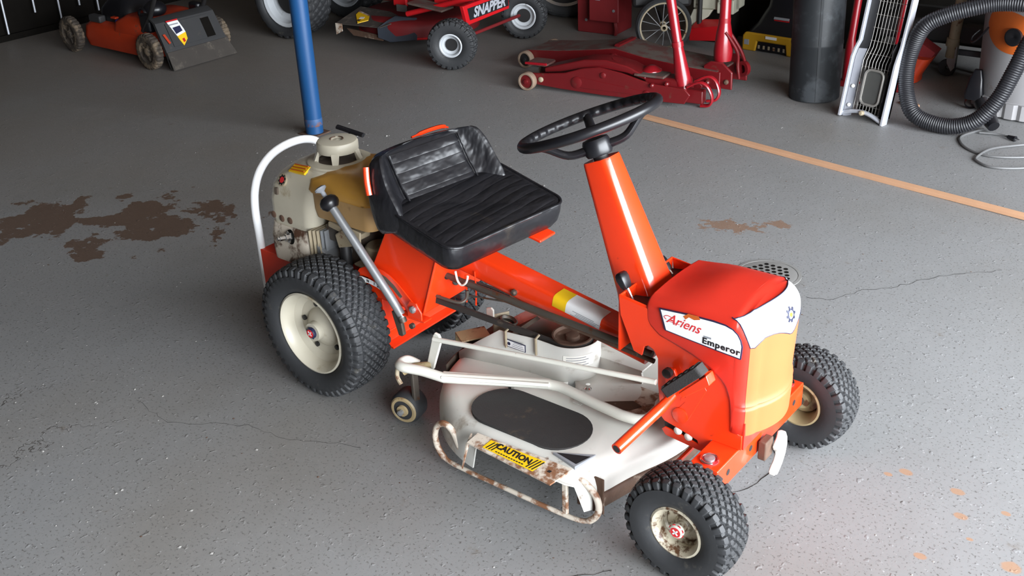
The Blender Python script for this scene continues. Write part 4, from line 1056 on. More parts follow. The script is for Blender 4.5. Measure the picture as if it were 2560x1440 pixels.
# blue steel post
post = thing('support_post', 'blue painted steel pipe post standing behind the mower engine', 'post', (-1.745, 1.330, 0))
B().lathe([(.0425, .0), (.0425, WZ - .002)], (0, 0, 0), (0, 0, 1), 32).build('post_pipe', 'blue', post)
B().lathe([(.0435, .045), (.0435, .075), (.0425, .078), (.0425, .042)], (0, 0, 0), (0, 0, 1), 32, closed=True).build('rust_band', M('rubbed_rusty_blue_paint', (.03, .09, .22), .55, var=.2, dirt=((.16, .075, .06), .55, 22)), post)
B().box((0, 0, .003), (.11, .11, .006)).build('base_plate', 'rust', post, bevel=.002)

# flakes of grit and peeled paint scattered over the floor
gb = B(); rnd = random.Random(5)
for k in range(420):
    if k < 240: x, y = rnd.uniform(-2.2, 2.0), rnd.uniform(-1.2, 2.6)
    elif k < 330: x, y = rnd.gauss(-.35, .35), rnd.gauss(-.85, .22)
    else: x, y = rnd.gauss(-1.35, .35), rnd.gauss(1.25, .25)
    if -.45 < x < 1.4 and -.42 < y < .42 or abs(y - 2.271 + .1478 * x) < .06: continue
    r = rnd.choice((.0018, .0025, .003, .004, .006 if k > 240 else .004)) * (1.7 if k >= 330 else 1); a = rnd.uniform(0, 6.3)
    h = r * rnd.uniform(.2, .6)
    gb.add([(x + r * cos(a + q) * rnd.uniform(.6, 1.1), y + r * sin(a + q) * rnd.uniform(.6, 1.1), .0004) for q in (0, 1.6, 3.1, 4.7)] + [(x, y, h)], [(0, 1, 4), (1, 2, 4), (2, 3, 4), (3, 0, 4)])
g_ = gb.build('floor_grit', M('pale_grit', (.30, .29, .27), .8, var=.4, scale=3), smooth=False); g_['kind'] = 'stuff'
tag(g_, 'small pale flakes of paint and grit scattered over the grey floor', 'grit'); 
db = B()
for k in range(90):
    x, y = rnd.uniform(-.6, 2.0), rnd.uniform(-1.1, 2.2)
    if -.45 < x < 1.4 and -.42 < y < .42 or abs(y - 2.271 + .1478 * x) < .06: continue
    r = rnd.choice((.002, .003, .004)); a = rnd.uniform(0, 6.3)
    db.add([(x + r * cos(a + q) * rnd.uniform(.5, 1.2), y + r * sin(a + q) * rnd.uniform(.5, 1.2), .0004) for q in (0, 1.6, 3.1, 4.7)] + [(x, y, r * .4)], [(0, 1, 4), (1, 2, 4), (2, 3, 4), (3, 0, 4)])
g_ = db.build('floor_crumbs', 'rust', smooth=False); g_['kind'] = 'stuff'
tag(g_, 'dark brown crumbs of dirt scattered on the floor around the mower', 'crumbs')

# ---------------------------------------------------------------- push mower, far left (rear faces +X)
pm = thing('push_mower', 'dusty orange push mower with black rear flap by the dark rack', 'lawn mower', (-3.85, 1.86, 0))
PT = None
B().loft([rrect(-.36, .38, -.20, .20, .045, .09, 6), rrect(-.37, .39, -.215, .215, .10, .10, 6), rrect(-.36, .38, -.205, .205, .165, .10, 6), rrect(-.32, .34, -.18, .18, .195, .10, 6), rrect(-.26, .28, -.14, .14, .205, .09, 6)]).build('deck', 'mower_orange', pm, ang=50)
B().loft([rrect(-.02, .34, -.205, .205, .165, .05, 5), rrect(.0, .33, -.20, .20, .225, .06, 5), rrect(.08, .31, -.17, .17, .265, .06, 5)]).build('rear_shroud', 'mower_orange', pm, ang=50)
en_ = B().loft([rrect(-.24, .08, -.15, .15, .20, .07, 6), rrect(-.23, .07, -.14, .14, .27, .07, 6), rrect(-.18, .03, -.10, .10, .33, .06, 6), rrect(-.14, .0, -.06, .06, .36, .05, 6)]).build('engine_cover', 'black_plastic', pm, ang=50)
B().lathe([(.045, 0), (.045, .006), (0, .008)], (-.09, -.01, .36), (0, 0, 1), 24).build('engine_emblem', 'decal_grey', en_)
B().box((-.20, -.17, .215), (.12, .05, .045)).build('muffler_guard', 'grey_plastic', pm, bevel=.01)
B().lathe([(.016, 0), (.017, .02), (.012, .026), (0, .027)], (.02, -.165, .205), (0, -.3, 1), 16).build('oil_cap', 'blue_cap', pm)
B().box((-.03, -.15, .235), (.05, .04, .012)).build('pull_tab', 'mower_orange', pm, bevel=.004)
def small_wheel(par, c, r, w, steer=0, name='wheel', mat='rubber_dusty', hub='rubber_dusty', N=26):
    T = MX.Translation(V(c)) @ MX.Rotation(steer, 4, 'Z')
    b = B(T); h = w / 2
    n = N * 4; rows = []
    for rr, y in ((r * .55, -h * .7), (r * .60, -h * .95), (r * .86, -h), (r * .96, -h * .85), (r, -h * .6), (r, 0), (r, h * .6), (r * .96, h * .85), (r * .86, h), (r * .60, h * .95), (r * .55, h * .7)):
        rows.append([V(((rr - (.006 if rr > r * .95 and j % 4 < 1 else 0)) * cos(2 * pi * j / n), y, (rr - (.006 if rr > r * .95 and j % 4 < 1 else 0)) * sin(2 * pi * j / n))) for j in range(n)])
    o = b.grid(rows, cu=True).build(name, mat, par, ang=45)
    B(T).lathe([(r * .57, -h), (r * .57, h * .80), (r * .50, h * .55), (r * .25, h * .5), (r * .22, h * .95), (r * .10, h * 1.1), (0, h * 1.1)], (0, 0, 0), (0, -1, 0), 28).build('wheel_hub', hub, o)
    for k in range(5):
        a = 2 * pi * k / 5
        B(T).box((r * .38 * cos(a), -h * .62, r * .38 * sin(a)), (r * .26, .010, r * .09), MX.Rotation(-a, 3, 'Y')).build('wheel_rib', hub, o)
    return o
for x, r in ((-.40, .110), (.41, .106)):
    for y in (-.245, .245): small_wheel(pm, (x, y, r), r, .052)
flp = B(); 
flp.loft([[V((.415, y0, .285)), V((.415, y1, .285)), V((.395, y1, .285)), V((.395, y0, .285))] if k == 0 else [V((x, y0, z)), V((x, y1, z)), V((x - .022, y1, z)), V((x - .022, y0, z))]
          for k, (x, z, y0, y1) in enumerate(((.415, .285, -.205, .205), (.455, .262, -.208, .208), (.520, .13, -.212, .215), (.545, .075, -.215, .225), (.565, .012, -.215, .245)))])
fo = flp.build('rear_flap', 'grey_plastic', pm, ang=30)
fo2 = B().loft([[V((x + .004, y0, z)), V((x + .004, y1, z)), V((x - .012, y1, z)), V((x - .012, y0, z))] for x, z, y0, y1 in ((.532, .105, -.213, .22), (.548, .070, -.215, .228), (.572, .006, -.215, .25))]).build('flap_skirt', 'dirt_plastic', pm)
fx = lambda z: lerp_tab([(.13, .522), (.262, .457)], z)
def on_flap(y, z, h=.004): return V((fx(z) + h, y, z + h * .45))
def flap_patch(pts, mat, name, h=.003):
    q = [on_flap(y, z, h) for y, z in pts]; q2 = [on_flap(y, z, h - .004) for y, z in pts]
    n = len(q); b = B(); b.add(q2 + q, [list(range(n))[::-1], list(range(n, 2 * n))] + [(i, (i + 1) % n, n + (i + 1) % n, n + i) for i in range(n)]); return b.build(name, mat, fo)
flap_patch([(-.15, .125), (.165, .125), (.165, .25), (-.15, .25)], 'grey_plastic', 'flap_panel', .005)
flap_patch([(.09, .13), (.15, .13), (.15, .235), (.09, .235)], 'dark', 'flap_recess', .006)
flap_patch([(-.135, .255), (-.060, .255), (-.045, .205), (-.042, .185), (-.105, .172)], 'decal_white', 'warning_label', .008)
flap_patch([(-.107, .174), (-.042, .186), (-.048, .150), (-.085, .118), (-.100, .150)], 'decal_yellow', 'warning_label_tip', .0085)
flap_patch([(-.130, .242), (-.068, .242), (-.066, .236), (-.128, .236)], 'decal_grey', 'label_print', .009)
flap_patch([(-.115, .222), (-.062, .225), (-.058, .196), (-.108, .186)], 'navy', 'label_picture', .009)
flap_patch([(-.085, .155), (-.068, .158), (-.066, .140), (-.080, .136)], 'red', 'label_symbol', .0095)
flap_patch([(-.14, .263), (-.06, .263), (-.06, .256), (-.14, .256)], 'red', 'label_strip', .009)
flap_patch([(-.195, .20), (-.180, .20), (-.165, .15), (-.178, .145)], 'mower_orange', 'flap_clip', .008)
for y in (-.19, .19):
    B().tube([(.30, y, .20), (.40, y, .30), (.72, y, .78), (.80, y, .90)], .014, 12).build('handle_tube', 'black_metal', pm)
    B().box((.335, y * .93, .25), (.09, .05, .11)).build('height_adjuster', 'black_plastic', pm, bevel=.015)
B().tube([(.80, -.19, .90), (.80, .19, .90)], .014, 12).build('handle_bar', 'black_metal', pm)
B().ell((.26, -.06, .30), (.07, .07, .05)).build('cable_housing', 'black_plastic', pm)
B().lathe([(.035, -.01), (.040, 0), (.035, .01)], (.28, -.16, .29), (0, 1, 0), 24).build('handle_knob', 'black_plastic', pm)

# ---------------------------------------------------------------- dark rack on the left wall with white rods
rk = thing('storage_rack', 'low dark rack with thin white uprights against the left wall', 'rack', (-4.90, 1.9, 0))
B().box((-.24, .1, .60), (.42, 2.6, 1.20)).build('rack_backing', 'dark', rk, bevel=.004)
B().box((-.010, .1, .02), (.02, 2.6, .04)).build('rack_plinth', 'dark', rk)
for y, z in ((-.365, .046), (-.15, .146), (.025, .056), (.178, .129), (.315, .066)):
    B().tube([(.012, y, z), (.016, y + .012, .9)], .0065, 8).build('white_upright', 'silver', rk)

# ---------------------------------------------------------------- red rear-engine riding mower in the background
sn = thing('red_riding_mower', 'red riding mower with grey wheels parked behind the blue post', 'riding mower', (-1.925, 2.895, 0), R_(5))
def bg_wheel(par, c, r, w, rr, steer, name, hubmat, N=24):
    T = MX.Translation(V(c)) @ MX.Rotation(steer, 4, 'Z')
    b = B(T); tyre(b, (0, 0, 0), r, w, rr, N, 1.5, per=8, groove=.16, depth=.007)
    o = b.build(name, 'rubber', par, ang=50); h = w / 2
    for sd in (-1, 1):
        B(T).lathe([(rr - .002, h * .55), (rr + .004, h * .80), (rr - .002, h * .84), (rr * .88, h * .74), (rr * .84, h * .30), (rr * .52, h * .22), (rr * .50, h * .05), (rr * .30, h * .02), (rr * .28, h * .35), (0, h * .36)], (0, 0, 0), (0, sd, 0), 36).build('rim', hubmat, o)
    B(T).lathe([(rr * .56, h * .37), (rr * .54, h * .40), (0, h * .40)], (0, 0, 0), (0, -1, 0), 20).build('hub_hole', 'black_metal', o)
    return o
mt['grey_rim'] = M('pale_grey_wheel_paint', (.50, .52, .54), .4, var=.08, dirt=((.12, .10, .08), .2, 12))
bg_wheel(sn, (0, -.36, .142), .142, .115, .063, R_(22), 'front_tire', 'grey_rim')
bg_wheel(sn, (0, .40, .142), .142, .115, .075, R_(22), 'front_tire', 'grey_rim')
bg_wheel(sn, (-1.37, -.18, .245), .245, .22, .165, 0, 'rear_tire', 'grey_rim', 26)
bg_wheel(sn, (-1.40, .42, .245), .245, .22, .165, 0, 'rear_tire', 'grey_rim', 26)
B().tube([(0, -.33, .15), (0, .34, .15)], .010, 12).build('front_axle', 'red_dark', sn)
bp = B(); bp.hexa([(.03, -.28, .232), (.055, -.28, .232), (.055, .15, .238), (.03, .15, .238), (.03, -.315, .345), (.055, -.315, .345), (.055, .15, .345), (.03, .15, .345)])
bpo = bp.build('front_bumper', 'red', sn, bevel=.003)
B().prism([(-.255, .256), (.142, .256), (.142, .325), (-.275, .325)], 'x', .0555, .0565).build('name_plate', 'decal_black', bpo)
text('SNAPPER', .078, (.0575, -.058, .289), (0, 1, 0), (0, 0, 1), 'bold_lettering', 'silver', bpo, shear=.28, bold=.003, sx=1.03)
B().box((-.12, .0, .31), (.30, .30, .03)).build('foot_plate', 'red', sn, bevel=.006)
B().box((-.26, -.20, .30), (.25, .12, .012), MX.Rotation(.1, 3, 'Y')).build('foot_rest', 'jack_dusty', sn, bevel=.003)
B().box((-.60, .05, .30), (.80, .16, .10)).build('main_frame', 'red_dark', sn, bevel=.01)
B().box((-.56, -.10, .42), (.10, .02, .34)).build('side_shield', 'red', sn, bevel=.006)
B().tube([(-.42, -.22, .24), (.02, -.16, .36)], .016, 10).build('brace_bar', 'red', sn)
B().box((-.53, -.13, .245), (.075, .006, .040)).build('deck_label', 'glass_grey', sn)
B().loft([rrect(-1.75, -1.05, -.14, .26, z, .08, 5) for z in (.30, .42)] + [rrect(-1.65, -1.15, -.10, .22, .72, .08, 5)]).build('rear_engine_body', 'red_dark', sn)
B().loft([rrect(-1.05, -.70, -.14, .24, z, .06, 5) for z in (.52, .60)]).build('mower_seat', 'black_plastic', sn)
B().tube([(-.10, .0, .31), (-.22, .0, .80)], .016, 10).build('steering_post', 'black_metal', sn)
B().tube(arc((-.24, 0, .82), .17, 0, 2 * pi * .98, 32, 'z'), .013, 8).build('steering_wheel', 'black_plastic', sn)
dk = B(); rows = []
for off, z in ((.0, .075), (.0, .14), (-.015, .165), (-.05, .175), (-.20, .18), (-.33, .18)):
    rows.append([V((-.62 + (.36 + off) * cos(a) * 1.06, .15 + max(.36 + off, .004) * sin(a), z)) for a in [2 * pi * j / 60 for j in range(60)]])
dk.grid(rows, cu=True); d2 = dk.build('mower_deck', 'red_dark', sn, ang=50)
B().tube([(-.62 + .385 * cos(a), .15 + .363 * sin(a), .078) for a in [R_(195 + 5 * k) for k in range(31)]], .007, 6).build('deck_hem', 'red', d2)
def chz(x, y): return .150 + .155 * (y + .28)
cpl = [(-.936, -.282), (-.599, -.265), (-.560, -.175), (-.605, -.075), (-.70, -.03), (-.961, -.007)]
cto = B().add([(x, y, chz(x, y) - .006) for x, y in cpl] + [(x, y, chz(x, y)) for x, y in cpl], [list(range(6))[::-1], list(range(6, 12))] + [(i, (i + 1) % 6, 6 + (i + 1) % 6, 6 + i) for i in range(6)]).build('discharge_chute', 'dirt_plastic', sn, bevel=.002)
B().prism([(-.936, .150), (-.885, .150), (-.885, .105), (-.936, .080)], 'y', -.282, -.277).build('chute_side', 'rusty_white', cto)
B().prism([(-.90, .11), (-.62, .09), (-.62, .06), (-.85, .07)], 'y', -.225, -.215).build('chute_baffle', 'rust', cto)
nv = [(-.612, -.275, .152), (-.601, -.195, .178), (-.597, -.118, .190), (-.465, -.100, .188), (-.405, -.190, .080), (-.555, -.232, .060), (-.645, -.238, .080)]
B().loft([[V(p) for p in nv], [V((p[0] + .006, p[1] + .022, p[2] - .004)) for p in nv]]).build('chute_mudguard', 'navy_rubber', cto, bevel=.003)
def on_chute(poly, mat, name, h):
    q = [V((x, y, chz(x, y) + h)) for x, y in poly]; n = len(q)
    B().add([p - V((0, 0, .004)) for p in q] + q, [list(range(n))[::-1], list(range(n, 2 * n))] + [(i, (i + 1) % n, n + (i + 1) % n, n + i) for i in range(n)]).build(name, mat, cto)
on_chute([(-.889, -.138), (-.905, -.080), (-.790, -.125), (-.745, -.195), (-.785, -.250)], 'decal_yellow', 'warning_label', .004)
on_chute([(-.905, -.080), (-.790, -.125), (-.778, -.142), (-.902, -.098)], 'rusty_white', 'warning_label_head', .0046)
on_chute([(-.83, -.165), (-.80, -.160), (-.79, -.185), (-.82, -.195)], 'decal_white', 'label_picture', .0048)
on_chute([(-.82, -.205), (-.795, -.200), (-.795, -.222), (-.812, -.222)], 'decal_black', 'label_symbol', .0048)

# ---------------------------------------------------------------- two red trolley jacks
def jack(loc, rz, label, second, hbase, htop):
    j = thing('floor_jack', label, 'floor jack', loc, rz, None)
    Lh = 1.0
    top = 'jack_dusty' if second else 'jack_red'
    prof = [(.02, .030), (.02, .085), (.12, .092), (.24, .108), (.34, .142), (.44, .158), (.56, .142), (.72, .105), (.90, .098), (.93, .07), (.90, .022), (.70, .018), (.45, .014), (.20, .020)]
    if second: prof = [(.02, .030), (.02, .095), (.25, .115), (.50, .150), (.62, .170), (.80, .145), (1.10, .125), (1.27, .12), (1.27, .03), (.9, .018), (.4, .018)]
    hw = .115 if second else .085
    for s_ in (-1, 1):
        o = B().prism(prof, 'y', s_ * hw - .006, s_ * hw + .006).build('side_plate', 'jack_red', j, bevel=.004)
        if s_ < 0 and not second:
            B().prism([(.28, .045), (.30, .085), (.34, .095), (.70, .062), (.70, .040), (.32, .040)], 'y', -hw - .009, -hw - .005).build('pressed_panel', 'jack_red', o, bevel=.003)
            for x, z, r in ((.10, .058, .014), (.46, .120, .016), (.70, .05, .020), (.31, .066, .030)):
                B().lathe([(r, 0), (r, .006), (r * .6, .010), (0, .010)], (x, -hw - .005, z), (0, -1, 0), 16).build('plate_boss', 'tan' if x == .10 else 'jack_red', o)
        if s_ < 0 and second:
            for x, z, r in ((.62, .115, .030), (1.20, .06, .014)):
                B().lathe([(r, 0), (r, .012), (r * .6, .018), (0, .018)], (x, -hw - .005, z), (0, -1, 0), 18).build('plate_boss', 'jack_red', o)
    if second:
        B().prism([(.03, .096), (.25, .118), (.50, .152), (.62, .172), (.80, .148), (1.10, .128), (1.25, .122), (1.25, .112), (1.0, .118), (.6, .160), (.25, .106), (.03, .086)], 'y', -hw - .004, hw + .004).build('dusty_top_plate', 'jack_dusty', j)
        B().prism([(.60, .174), (.63, .170), (.64, .186), (.61, .186)], 'y', -.09, .09).build('pivot_tube', 'jack_red', j)
    # caster wheels at the low end
    for s_ in (-1, 1):
        w_ = B().lathe([(.012, -.020), (.045, -.020), (.048, -.016), (.048, .016), (.045, .020), (.038, .020), (.036, .012), (.012, .012)], (.03, s_ * (hw + .028), .048), (0, -1, 0), 28).build('caster_wheel', 'caster_dusty', j)
        B().lathe([(.035, .012), (.012, .016), (.012, .026), (0, .028)], (.03, s_ * (hw + .028), .048), (0, -1, 0), 20).build('caster_hub', 'jack_red' if not second else 'black_metal', w_)
    B().tube([(.03, -hw - .04, .043), (.03, hw + .04, .043)], .010, 10).build('caster_axle', 'jack_red', j)
    # lift arm and saddle
    if not second:
        B().loft([[V((x, -w, z)), V((x, w, z)), V((x, w, z + h)), V((x, -w, z + h))] for x, z, w, h in ((.10, .085, .05, .025), (.20, .10, .055, .040), (.34, .135, .060, .045), (.46, .145, .062, .045), (.58, .135, .06, .035), (.68, .11, .06, .02))]).build('lift_arm', 'jack_red', j, bevel=.006)
        B().loft([rrect(-.01, .115, -.06, .06, z, .02, 3) for z in (.118, .128)]).build('saddle', 'jack_dusty', j, bevel=.002)
        B().tube([(-.01, -.058, .126), (.115, -.058, .130)], .007, 8).build('saddle_lip', 'jack_bright', j)
        ov = B().loft([[V((.52 + (.055 + k) * cos(a), (.035 + k) * sin(a), z - .20 * (.055 * cos(a)))) for a in [2 * pi * q / 24 for q in range(24)]] for z, k in ((.172, 0), (.180, -.004))]).build('oval_plate', 'jack_red', j)
        B().lathe([(.055, 0), (.05, .03), (.02, .05), (0, .052)], (.68, .02, .115), (0, 0, 1), 24).build('valve_dome', 'jack_bright', j)
        B().box((.78, .0, .085), (.24, .13, .09), top=(.9, .8)).build('power_unit', 'jack_red', j, bevel=.012)
        B().box((.70, -.02, .135), (.16, .10, .012)).build('power_unit_cover', 'jack_dusty', j, bevel=.003)
        for s_ in (-1, 1):
            pts = smooth_path([(.90, .05 * s_, .10), (.96, .055 * s_, .13), (1.005, .055 * s_, .115), (1.03, .05 * s_, .06), (1.015, .045 * s_, .02), (.97, .04 * s_, .010)], 5)
            B().tube(pts, .013, 8, flat=.6).build('claw_yoke', 'jack_bright', j)
        B().box((.93, -.02, .05), (.10, .05, .07)).build('yoke_block', 'jack_red', j, bevel=.008)
        for x, y, z in ((.80, -.07, .11), (.86, -.07, .075), (.73, -.09, .10)):
            B().lathe([(.012, 0), (.012, .012), (.006, .018), (0, .018)], (x, y, z), (0, -1, 0), 8).build('bolt_head', 'jack_red', j)
    else:
        B().prism([(1.16, .03), (1.16, .14), (1.20, .165), (1.27, .165), (1.33, .12), (1.33, .03)], 'y', -.10, -.085).build('handle_yoke', 'jack_red', j, bevel=.006)
        B().prism([(1.16, .03), (1.16, .14), (1.20, .165), (1.27, .165), (1.33, .12), (1.33, .03)], 'y', .085, .10).build('handle_yoke', 'jack_red', j, bevel=.006)
        for x, z in ((1.19, .10), (1.24, .09), (1.30, .07)):
            B().lathe([(.013, 0), (.013, .008), (.007, .013), (0, .013)], (x, -.10, z), (0, -1, 0), 10).build('bolt_head', 'rust', j)
        for s_ in (-1, 1):
            B().tube(smooth_path([(1.24, .02 * s_, .30), (1.30, .03 + .02 * s_, .20), (1.325, .045 * s_ + .02, .13), (1.335, .045 * s_ + .02, .075)], 5), .016, 8, flat=.6).build('fork_arm', 'jack_red', j)
        B().lathe([(.022, -.012), (.040, -.012), (.040, .012), (.022, .012)], (1.325, .05, .105), (.3, 1, 0), 24, closed=True).build('rear_wheel', 'jack_red', j)
    b, t = V(hbase), V(htop); d = (t - b).normalized()
    hr = .026 if second else .024
    B().tube([b, b + d * .05, b + d * .14, b + d * .20, t], [hr * 1.7, hr * 1.6, hr * 1.25, hr, hr] if not second else [hr * 1.9, hr * 2.0, hr * 1.6, hr * 1.15, hr], 16).build('jack_handle', 'jack_bright', j)
    B().tube([b + d * .19, b + d * .215], hr * 1.22, 16).build('handle_collar', 'jack_bright', j)
    return j
jack((-1.33, 2.535, 0), R_(8), 'low red floor jack with slim handle, the nearer of two jacks', False, (.868, -.02, .10), (.70, -.02, .95))
jack((-1.585, 2.905, 0), R_(3), 'long dusty topped red floor jack, farther one with thick handle', True, (1.225, -.0, .15), (1.21, .03, 1.05)).scale = (.945, 1, 1)

# ---------------------------------------------------------------- black stovepipe
sp_ = thing('stovepipe', 'tall black metal stovepipe standing beside the leaning car grille', 'pipe', (.03, 3.075, 0))
sp_.rotation_euler = (0, R_(-1.6), 0)
B().lathe([(.122, .004), (.124, .006), (.124, .27), (.1255, .275), (.1255, .285), (.124, .29), (.124, 1.20), (.120, 1.20), (.120, .01)], (0, 0, 0), (0, 0, 1), 48).build('pipe_tube', 'stovepipe', sp_, ang=30)
B().box((.06, -.109, .6), (.012, .004, 1.18), MX.Rotation(R_(28), 3, 'Z')).build('pipe_seam', 'stovepipe', sp_)

# ---------------------------------------------------------------- car grille half standing on end
gr_ = thing('car_grille', 'silver framed car grille with headlight bezel standing on end beside stovepipe', 'car grille', (.262, 2.885, 0))
ex = V((.217, -.037, -.006)).normalized(); up = V((-.020, .17, .985)); up = (up - ex * ex.dot(up)).normalized(); nn = ex.cross(up)   # nn points toward the room
if nn.y > 0: nn = -nn
G = MX(((ex.x, up.x, nn.x, 0), (ex.y, up.y, nn.y, 0), (ex.z, up.z, nn.z, 0), (0, 0, 0, 1)))
def GP(u, v, w=0): return G @ V((u, v, w))
Wg, Hg, KK = .222, .95, .345
def left(v): return .0 + (.0 if v < .30 else (.012 * sstep(.30, .36, v)))
def dep(v): return .030 * (1 - sstep(.28, .36, v)) + 0
for side_, u0 in (('l', 0), ('r', Wg)):
    pts = [(u0 + (left(v) if side_ == 'l' else 0.004 * sstep(.3, .5, v)), v, .012 + dep(v) * .6) for v in (.0, .1, .2, .28, .32, .36, .5, .7, Hg)]
    rows = []
    for u, v, w in pts: rows.append([GP(u - .007, v, w - .035), GP(u + .007, v, w - .035), GP(u + .007, v, w + .010), GP(u - .007, v, w + .010)])
    B().loft(rows).build('side_rail', 'silver', gr_, bevel=.003)
    for pts_, m_r in ((pts[:5], 'pot' if side_ == 'l' else 'black_plastic'), (pts[4:], 'black_plastic')): B().loft([[GP(u + (.010 if side_ == 'l' else -.032), v, w - .05), GP(u + (.032 if side_ == 'l' else -.010), v, w - .05), GP(u + (.030 if side_ == 'l' else -.010), v, w - .045), GP(u + (.010 if side_ == 'l' else -.030), v, w - .010)] for u, v, w in pts_]).build('inner_return', m_r, gr_)
bt = [GP(.0 + .222 * k / 10, .012 + .030 * sin(pi * k / 10) - .006 * k / 10, .02) for k in range(11)]
B().tube(bt, .012, 8, flat=.8).build('bottom_rail', 'silver', gr_)
B().lathe([(.012, 0), (.012, .014), (.007, .018), (0, .018)], GP(.112, .036, .028), nn, 12).build('mounting_stud', 'tan', gr_)
for k in range(9):
    u = .040 + .0165 * k
    B().tube([GP(u, .035, -.01), GP(u, .27, -.008), GP(u + .004, .33, -.03), GP(u + .008, .38, -.028), GP(u + .010, Hg, -.025)], .0015, 5).build('grille_bar', 'grille_bar', gr_)
for k in range(15):
    v = .06 + .060 * k
    w = -.014 if v < .30 else -.030
    B().tube([GP(.030, v, w), GP(.20, v + .004, w)], .0013, 5).build('cross_bar', 'grille_bar', gr_)
B().prism([(0, 0), (.17, 0), (.17, .34), (0, .34)], 'z', 0, .002).build('grille_backing', 'dark', gr_).matrix_local = G @ MX.Translation((.03, .02, -.075))
bz = rrect(.075, .168, .075, .235, 0, .028, 6)
B().tube([GP(p.x, p.y, .010) for p in bz], .006, 8, closed=True).build('headlight_bezel', 'grille_bar', gr_)
B().loft([[GP(p.x, p.y, z) for p in bz] for z in (-.03, .006)]).build('headlight_plate', 'glass_grey', gr_)
for v in (.055, .145): B().ell(GP(.026, v, .012), (.009, .009, .009), 12, 8).build('clip_stud', 'hook_white', gr_)
B().tube([GP(.185, .10, .0), GP(.190, .22, .0), GP(.178, .33, -.01), GP(.20, .40, -.01)], .006, 8).build('wire_loom', 'pot', gr_)

# ---------------------------------------------------------------- shop vacuum with hose and cord
vc = thing('shop_vacuum', 'pale grey shop vacuum drum with orange label at the right edge', 'vacuum', (.965, 3.445, 0))
B().lathe([(.235, .035), (.255, .040), (.257, .075), (.248, .080), (.252, .10), (.262, .30), (.274, .58), (.264, .60), (0, .60)], (0, 0, 0), (0, 0, 1), 56).build('drum', 'vac_grey', vc)
sk_ = B(); n = 96; rows = []
for z in (.008, .035, .078):
    rows.append([V(((.268 - .010 * (1 if j % 4 < 1 else 0)) * cos(2 * pi * j / n), (.268 - .010 * (1 if j % 4 < 1 else 0)) * sin(2 * pi * j / n), z)) for j in range(n)])
sk_.loft(rows).build('ribbed_base', 'vac_grey', vc, ang=25)
lab = []
for k in range(9):
    v = k / 8
    rr = []
    for q in range(21):
        a = R_(218 + 62 * q / 20); e = 1 - (2 * q / 20 - 1) ** 2
        z = .385 + (v - .5) * .19 * (e ** .5) + .03 * (1 - q / 20); r = .2625 + (z - .30) * .055
        rr.append(V((r * cos(a), r * sin(a), z)))
    lab.append(rr)
B().grid(lab).build('orange_label', 'vac_orange', vc, ang=60)
a = R_(255)
B().lathe([(.040, -.01), (.040, .012), (.032, .014), (0, .004)], (.268 * cos(a), .268 * sin(a), .385), (cos(a), sin(a), 0), 28).build('hose_port', 'black_plastic', vc)
a = R_(232); B().box((.266 * cos(a), .266 * sin(a), .43), (.004, .04, .035), MX.Rotation(a, 3, 'Z')).build('label_mark', 'pot', vc)
B().lathe([(.285, .58), (.29, .60), (.285, .66), (.22, .72), (0, .73)], (0, 0, 0), (0, 0, 1), 48).build('motor_head', 'vac_orange', vc)
for a in (R_(216), R_(330), R_(100)):
    f_ = B().lathe([(.028, -.018), (.032, 0), (.028, .018)], (.285 * cos(a), .285 * sin(a), .032), (cos(a + 1.3), sin(a + 1.3), 0), 20).build('caster', 'black_plastic', vc)
    B().loft([rrect(-.045 * k, .045 * k, -.035 * k, .035 * k, z, .015 * k, 3) for z, k in ((.05, .9), (.075, 1), (.15, .7), (.19, .35))], True).build('caster_socket', 'black_plastic', vc).location = (.275 * cos(a), .275 * sin(a), 0)
B().tube(smooth_path([(-.262, -.10, .36), (-.285, -.12, .33), (-.28, -.14, .31), (-.25, -.17, .33), (-.20, -.20, .40)], 5), .005, 8).build('cord_strap', 'black_plastic', vc)
# corrugated hose: ribs modelled in the sweep
hp = [(.86, 3.02, .60), (.76, 2.99, .575), (.655, 2.965, .535), (.560, 2.945, .455), (.520, 2.95, .36), (.508, 2.94, .25), (.525, 2.925, .15), (.575, 2.89, .075), (.67, 2.885, .044), (.78, 2.885, .042), (.875, 2.895, .085), (.945, 2.915, .185), (.985, 2.94, .31), (1.02, 2.97, .44), (1.07, 3.00, .56), (1.16, 3.05, .66)]
hp = [(p[0] + (.02 if p[0] < .6 else 0), p[1] - .03, p[2] - (.03 if p[2] > .5 else 0)) for p in [(1.16, 3.07, .56), (1.08, 3.06, .585), (.98, 3.03, .605)] + hp]
P_ = smooth_path(hp, 26); rr = []; acc = 0
pp = [P_[0]]; 
# resample evenly
out = [P_[0]]; step = .0034; carry = 0
for a_0, b_0 in zip(P_, P_[1:]):
    seg = (b_0 - a_0).length; t = step - carry
    while t <= seg:
        out.append(a_0.lerp(b_0, t / seg)); t += step
    carry = seg - (t - step)
rad = [.0345 + (.0022 if k % 3 == 0 else -.0012) for k in range(len(out))]
tag(B().tube(out, rad, 18).build('vacuum_hose', 'hose', ang=80), 'black ribbed vacuum hose coiled in a big loop against the shop vacuum', 'hose')
wb_ = B(); wb_.tube([(.835, 3.04, .12), (.90, 2.99, .055), (.93, 2.96, .036)], [.030, .034, .026], 14); tag(wb_.build('hose_nozzle', 'black_plastic'), 'black angled nozzle lying inside the loop of the vacuum hose', 'nozzle')
cdp = smooth_path([(.88, 2.99, .006), (.829, 2.853, .006), (.855, 2.76, .006), (.914, 2.693, .006), (1.0, 2.66, .006), (1.10, 2.70, .006), (1.22, 2.80, .006)], 6)
cz = B().tube(cdp, .0055, 8)
VI = MX.Translation((-.965, -3.445, 0))
cz.T = VI; cz.build('power_cord', 'cord', vc)
